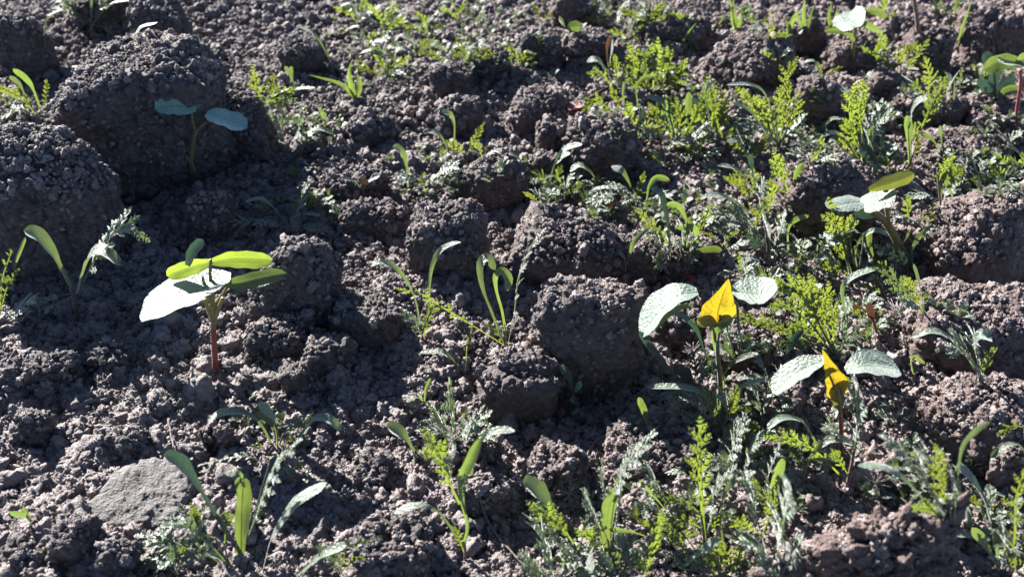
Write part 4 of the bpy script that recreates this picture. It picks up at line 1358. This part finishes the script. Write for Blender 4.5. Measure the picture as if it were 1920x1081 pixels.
# ------------------------------------------------------------------ the fine mat of tiny sprouts: beyond counting
def flat_curve(L, bend, n=9):
    t = np.linspace(0, 1, n)
    return np.stack([0*t, L*t*math.cos(bend*.5), L*.55*np.sin(t*math.pi*.62)*math.sin(.4+bend)], 1)
rg = np.random.RandomState(77)
SP = []
for k in range(14):
    Vs, Fs, off = [], [], 0
    for q in range(rg.randint(3, 6)):
        c0 = flat_curve(1.0*rg.uniform(.7, 1.2), rg.uniform(.2, 1.1))
        # lobes in a simple local frame
        n = len(c0); T = np.gradient(c0, axis=0); T /= np.linalg.norm(T, axis=1)[:,None]; Wv = np.array([1.0, 0, 0]); 
        lv, lf, o2 = [], [], 0
        def add2(rr):
            global o2_, lv_, lf_
        rows = [np.array([c0[i]-Wv*.03, c0[i]+Wv*.03]) for i in range(n)]
        V, F = rows_mesh(rows); lv.append(V); lf += [tuple(F_) for F_ in F]; o2 = len(V)
        for i in range(2, n):
            for side in (-1, 1):
                d = Wv*side*.75+T[i]*.66; d /= np.linalg.norm(d); N = np.cross(Wv, T[i]); ql = np.cross(N, d)
                ll = .30*math.sin(math.pi*(.15+.8*i/n))*rg.uniform(.8, 1.2)
                rr = [np.array([c0[i]+d*ll*u-ql*ll*h*1.3-N*0, c0[i]+d*ll*u+ql*ll*h*1.3]) for u, h in LOBE2]
                V, F = rows_mesh(rr); lv.append(V); lf += [tuple(x+o2 for x in f) for f in F]; o2 += len(V)
        V = np.concatenate(lv); a = rg.rand()*6.28; el = rg.uniform(-.1, .9)
        c, s_ = math.cos(el), math.sin(el); V = V@np.array([[1, 0, 0], [0, c, s_], [0, -s_, c]])
        c, s_ = math.cos(a), math.sin(a); V = V@np.array([[c, s_, 0], [-s_, c, 0], [0, 0, 1]])
        Vs.append(V); Fs += [tuple(x+off for x in f) for f in lf]; off += len(V)
    SP.append((np.concatenate(Vs), np.array(Fs)))
ZONES = [  # cx cy rx ry count
 (800,60,190,70,80), (700,130,90,50,26), (960,120,110,50,30), (1190,60,120,50,40), (1210,200,120,80,60),
 (1400,260,150,90,90), (1560,250,120,70,50), (1690,180,130,90,50), (1840,330,100,50,60), (1330,400,170,60,90),
 (1130,380,120,40,50), (1600,480,130,60,50), (1480,540,110,60,40), (1560,620,90,60,34), (1380,700,90,70,18),
 (1000,350,90,40,24), (800,320,80,60,16), (560,390,90,50,16), (580,240,60,50,14), (1180,960,150,90,22),
 (1380,930,120,110,26), (1720,900,120,70,30), (1460,850,120,60,16), (1860,980,70,80,24), (840,830,80,60,14), (1880,200,60,60,20), (1750,620,90,60,14), (520,800,70,30,8)]
AV, AF, AM, off = [], [], [], 0
for (cx, cy, rx, ry, cnt) in ZONES:
    for q in range(cnt):
        a = rg.rand()*6.28; rr = math.sqrt(rg.rand()); px = cx+rx*rr*math.cos(a); py = cy+ry*rr*math.sin(a)
        B = stand(px, max(-30, py)); s_ = rg.uniform(.0016, .0042)*(1 if py > 60 else 1.25)
        V, F = SP[rg.randint(len(SP))]
        an = rg.rand()*6.28; c, sn = math.cos(an), math.sin(an)
        V = (V*s_)@np.array([[c, sn, 0], [-sn, c, 0], [0, 0, 1]])+B+[0, 0, .0009]
        AV.append(V); AF.append(F+off); off += len(V); AM += [0 if rg.rand() < .62 else 1]*len(F)
me = fast_mesh('sprout_mat', np.concatenate(AV), np.concatenate(AF), [ML['H'], ML['']])
me.polygons.foreach_set('material_index', np.array(AM, np.int32))
uvl = me.uv_layers.new(name='UVMap'); uvl.data.foreach_set('uv', np.tile(np.array([.8, .03], np.float32), len(me.loops)))
link('sprout_mat', me, 'mat of tiny pale green feathery sprouts scattered over the soil between the weeds', 'sprouts', kind='stuff')

# ------------------------------------------------------------------ debris
def debris(name, cat, label, base, pts, w, mat, lift=.0012, kind='t', group=None):
    B = stand(*base); s = mpp(B)
    C3 = []
    for (x, y) in spline(pts, 14):
        g = stand(x, y); C3.append(g+np.array([0, 0, lift]))
    C3 = np.array(C3)
    for _ in range(3): C3[1:-1] = C3[1:-1]*.5+.25*(C3[:-2]+C3[2:])
    rr = np.random.RandomState(int(base[0]))
    C3 += rr.normal(size=C3.shape)*s*.5
    if kind == 't': V, F = tube(C3, w/2*s, w/2*s*.6, 7); uv = np.full((len(V), 2), (.8, .03))
    else: V, F, uv = blade(kind, C3, 'w', w, rr, 7)
    o = link(name, py_mesh(name, V, F, mat, B, uv=uv), label, cat, group); o.location = B
    return o
debris('twig', 'twig', 'long thin dark twig lying on the soil at the bottom centre', (930,1000), [(900,933),(915,985),(955,1035),(1000,1085)], 5, ML['T'])
debris('twig', 'twig', 'short dark twig leaning above the smooth pale slab', (326,830), [(320,800),(325,825),(331,856)], 5, ML['T'], .003)
debris('twig', 'twig', 'thin curved root at the edge of the shaded hollow at the lower centre', (1110,840), [(1175,808),(1130,822),(1105,845),(1098,872)], 4, ML['T'])
debris('dry_stick', 'stick', 'light brown dry stick above the clod with the bright crumb cap', (1118,188), [(1098,198),(1118,186),(1142,170)], 9, ML['B'], .002)
debris('petal_scrap', 'debris', 'bright red scrap at the left end of the dry stick', (1077,207), [(1064,212),(1078,206),(1090,202)], 13, MS['R'], .0015, 'b')
debris('petal_scrap', 'debris', 'tiny red bud with an orange tip behind the cupped white leaf', (1298,532), [(1286,526),(1296,530),(1303,538)], 10, MS['R'], .002, 'b')
debris('petal_scrap', 'debris', 'small orange-red bud in the grey mat of weeds', (1246,350), [(1240,352),(1248,348),(1256,346)], 9, MS['R'], .0015, 'b')
debris('petal_scrap', 'debris', 'orange-brown scrap at the foot of the large reddish mound', (1398,240), [(1392,244),(1398,240),(1404,234)], 9, ML['B'], .0015, 'b')
def pappus(label, px, py, R, seed, n=34, stalk=None):
    B = stand(px, py+R*.5); s = mpp(B); c = at_y(px, py, B[1]); r = np.random.RandomState(seed)
    root = bpy.data.objects.new('fluffy_seed', None); C.objects.link(root); root.location = c
    root['label'] = label; root['category'] = 'seed'; root['group'] = 'fluffy wind-blown seeds'
    Vs, Fs, off = [], [], 0
    for k in range(n):
        d = r.normal(size=3); d[2] = abs(d[2])*.8+.1; d /= np.linalg.norm(d)
        e = c+d*R*s*r.uniform(.7, 1.1)
        V, F = tube(spline(np.array([c, (c+e)/2+r.normal(size=3)*R*s*.04, e]), 4), .55*s, .35*s, 3)
        Vs.append(V); Fs += [tuple(x+off for x in f) for f in F]; off += len(V)
    link('hairs', py_mesh('hairs', np.concatenate(Vs), Fs, ML['D'], c, uv=np.full((off, 2), (.8, .03))), parent=root)
    e = B-np.array([0, 0, .001]) if stalk is None else stand(*stalk)
    V, F = tube(spline(np.array([c, (c+e)/2+np.array([.4*s, 0, 0]), e]), 6), 1.0*s, 1.3*s, 6)
    link('seed', py_mesh('seed', V, F, ML['T'], c, uv=np.full((len(V), 2), (.8, .03))), parent=root)
pappus('silky tufted seed with a thin stalk, below the brown withered sprout', 1682, 590, 32, 1, 46, (1672,628))
pappus('small silky seed right of the pale leaf near the yellow leaf', 1450, 560, 20, 2, 30)
pappus('flattened silky seed at the left edge below the fern-like weed', 48, 585, 30, 3, 34)
pappus('silky seed below the ball-like clod, hairs fanning up', 1066, 925, 30, 4, 18)
pappus('silky seed right of the cut crest of the largest foreground clod', 1640, 905, 34, 5, 40)
pappus('silky seed below the arching strap clump at centre right', 1352, 488, 18, 6, 24)
pappus('silky seed beside the sprout with one tip bent right', 1512, 460, 18, 7, 24)
pappus('silky seed among the dark green leaves left of the upright yellow leaf', 1300, 660, 22, 8, 26)
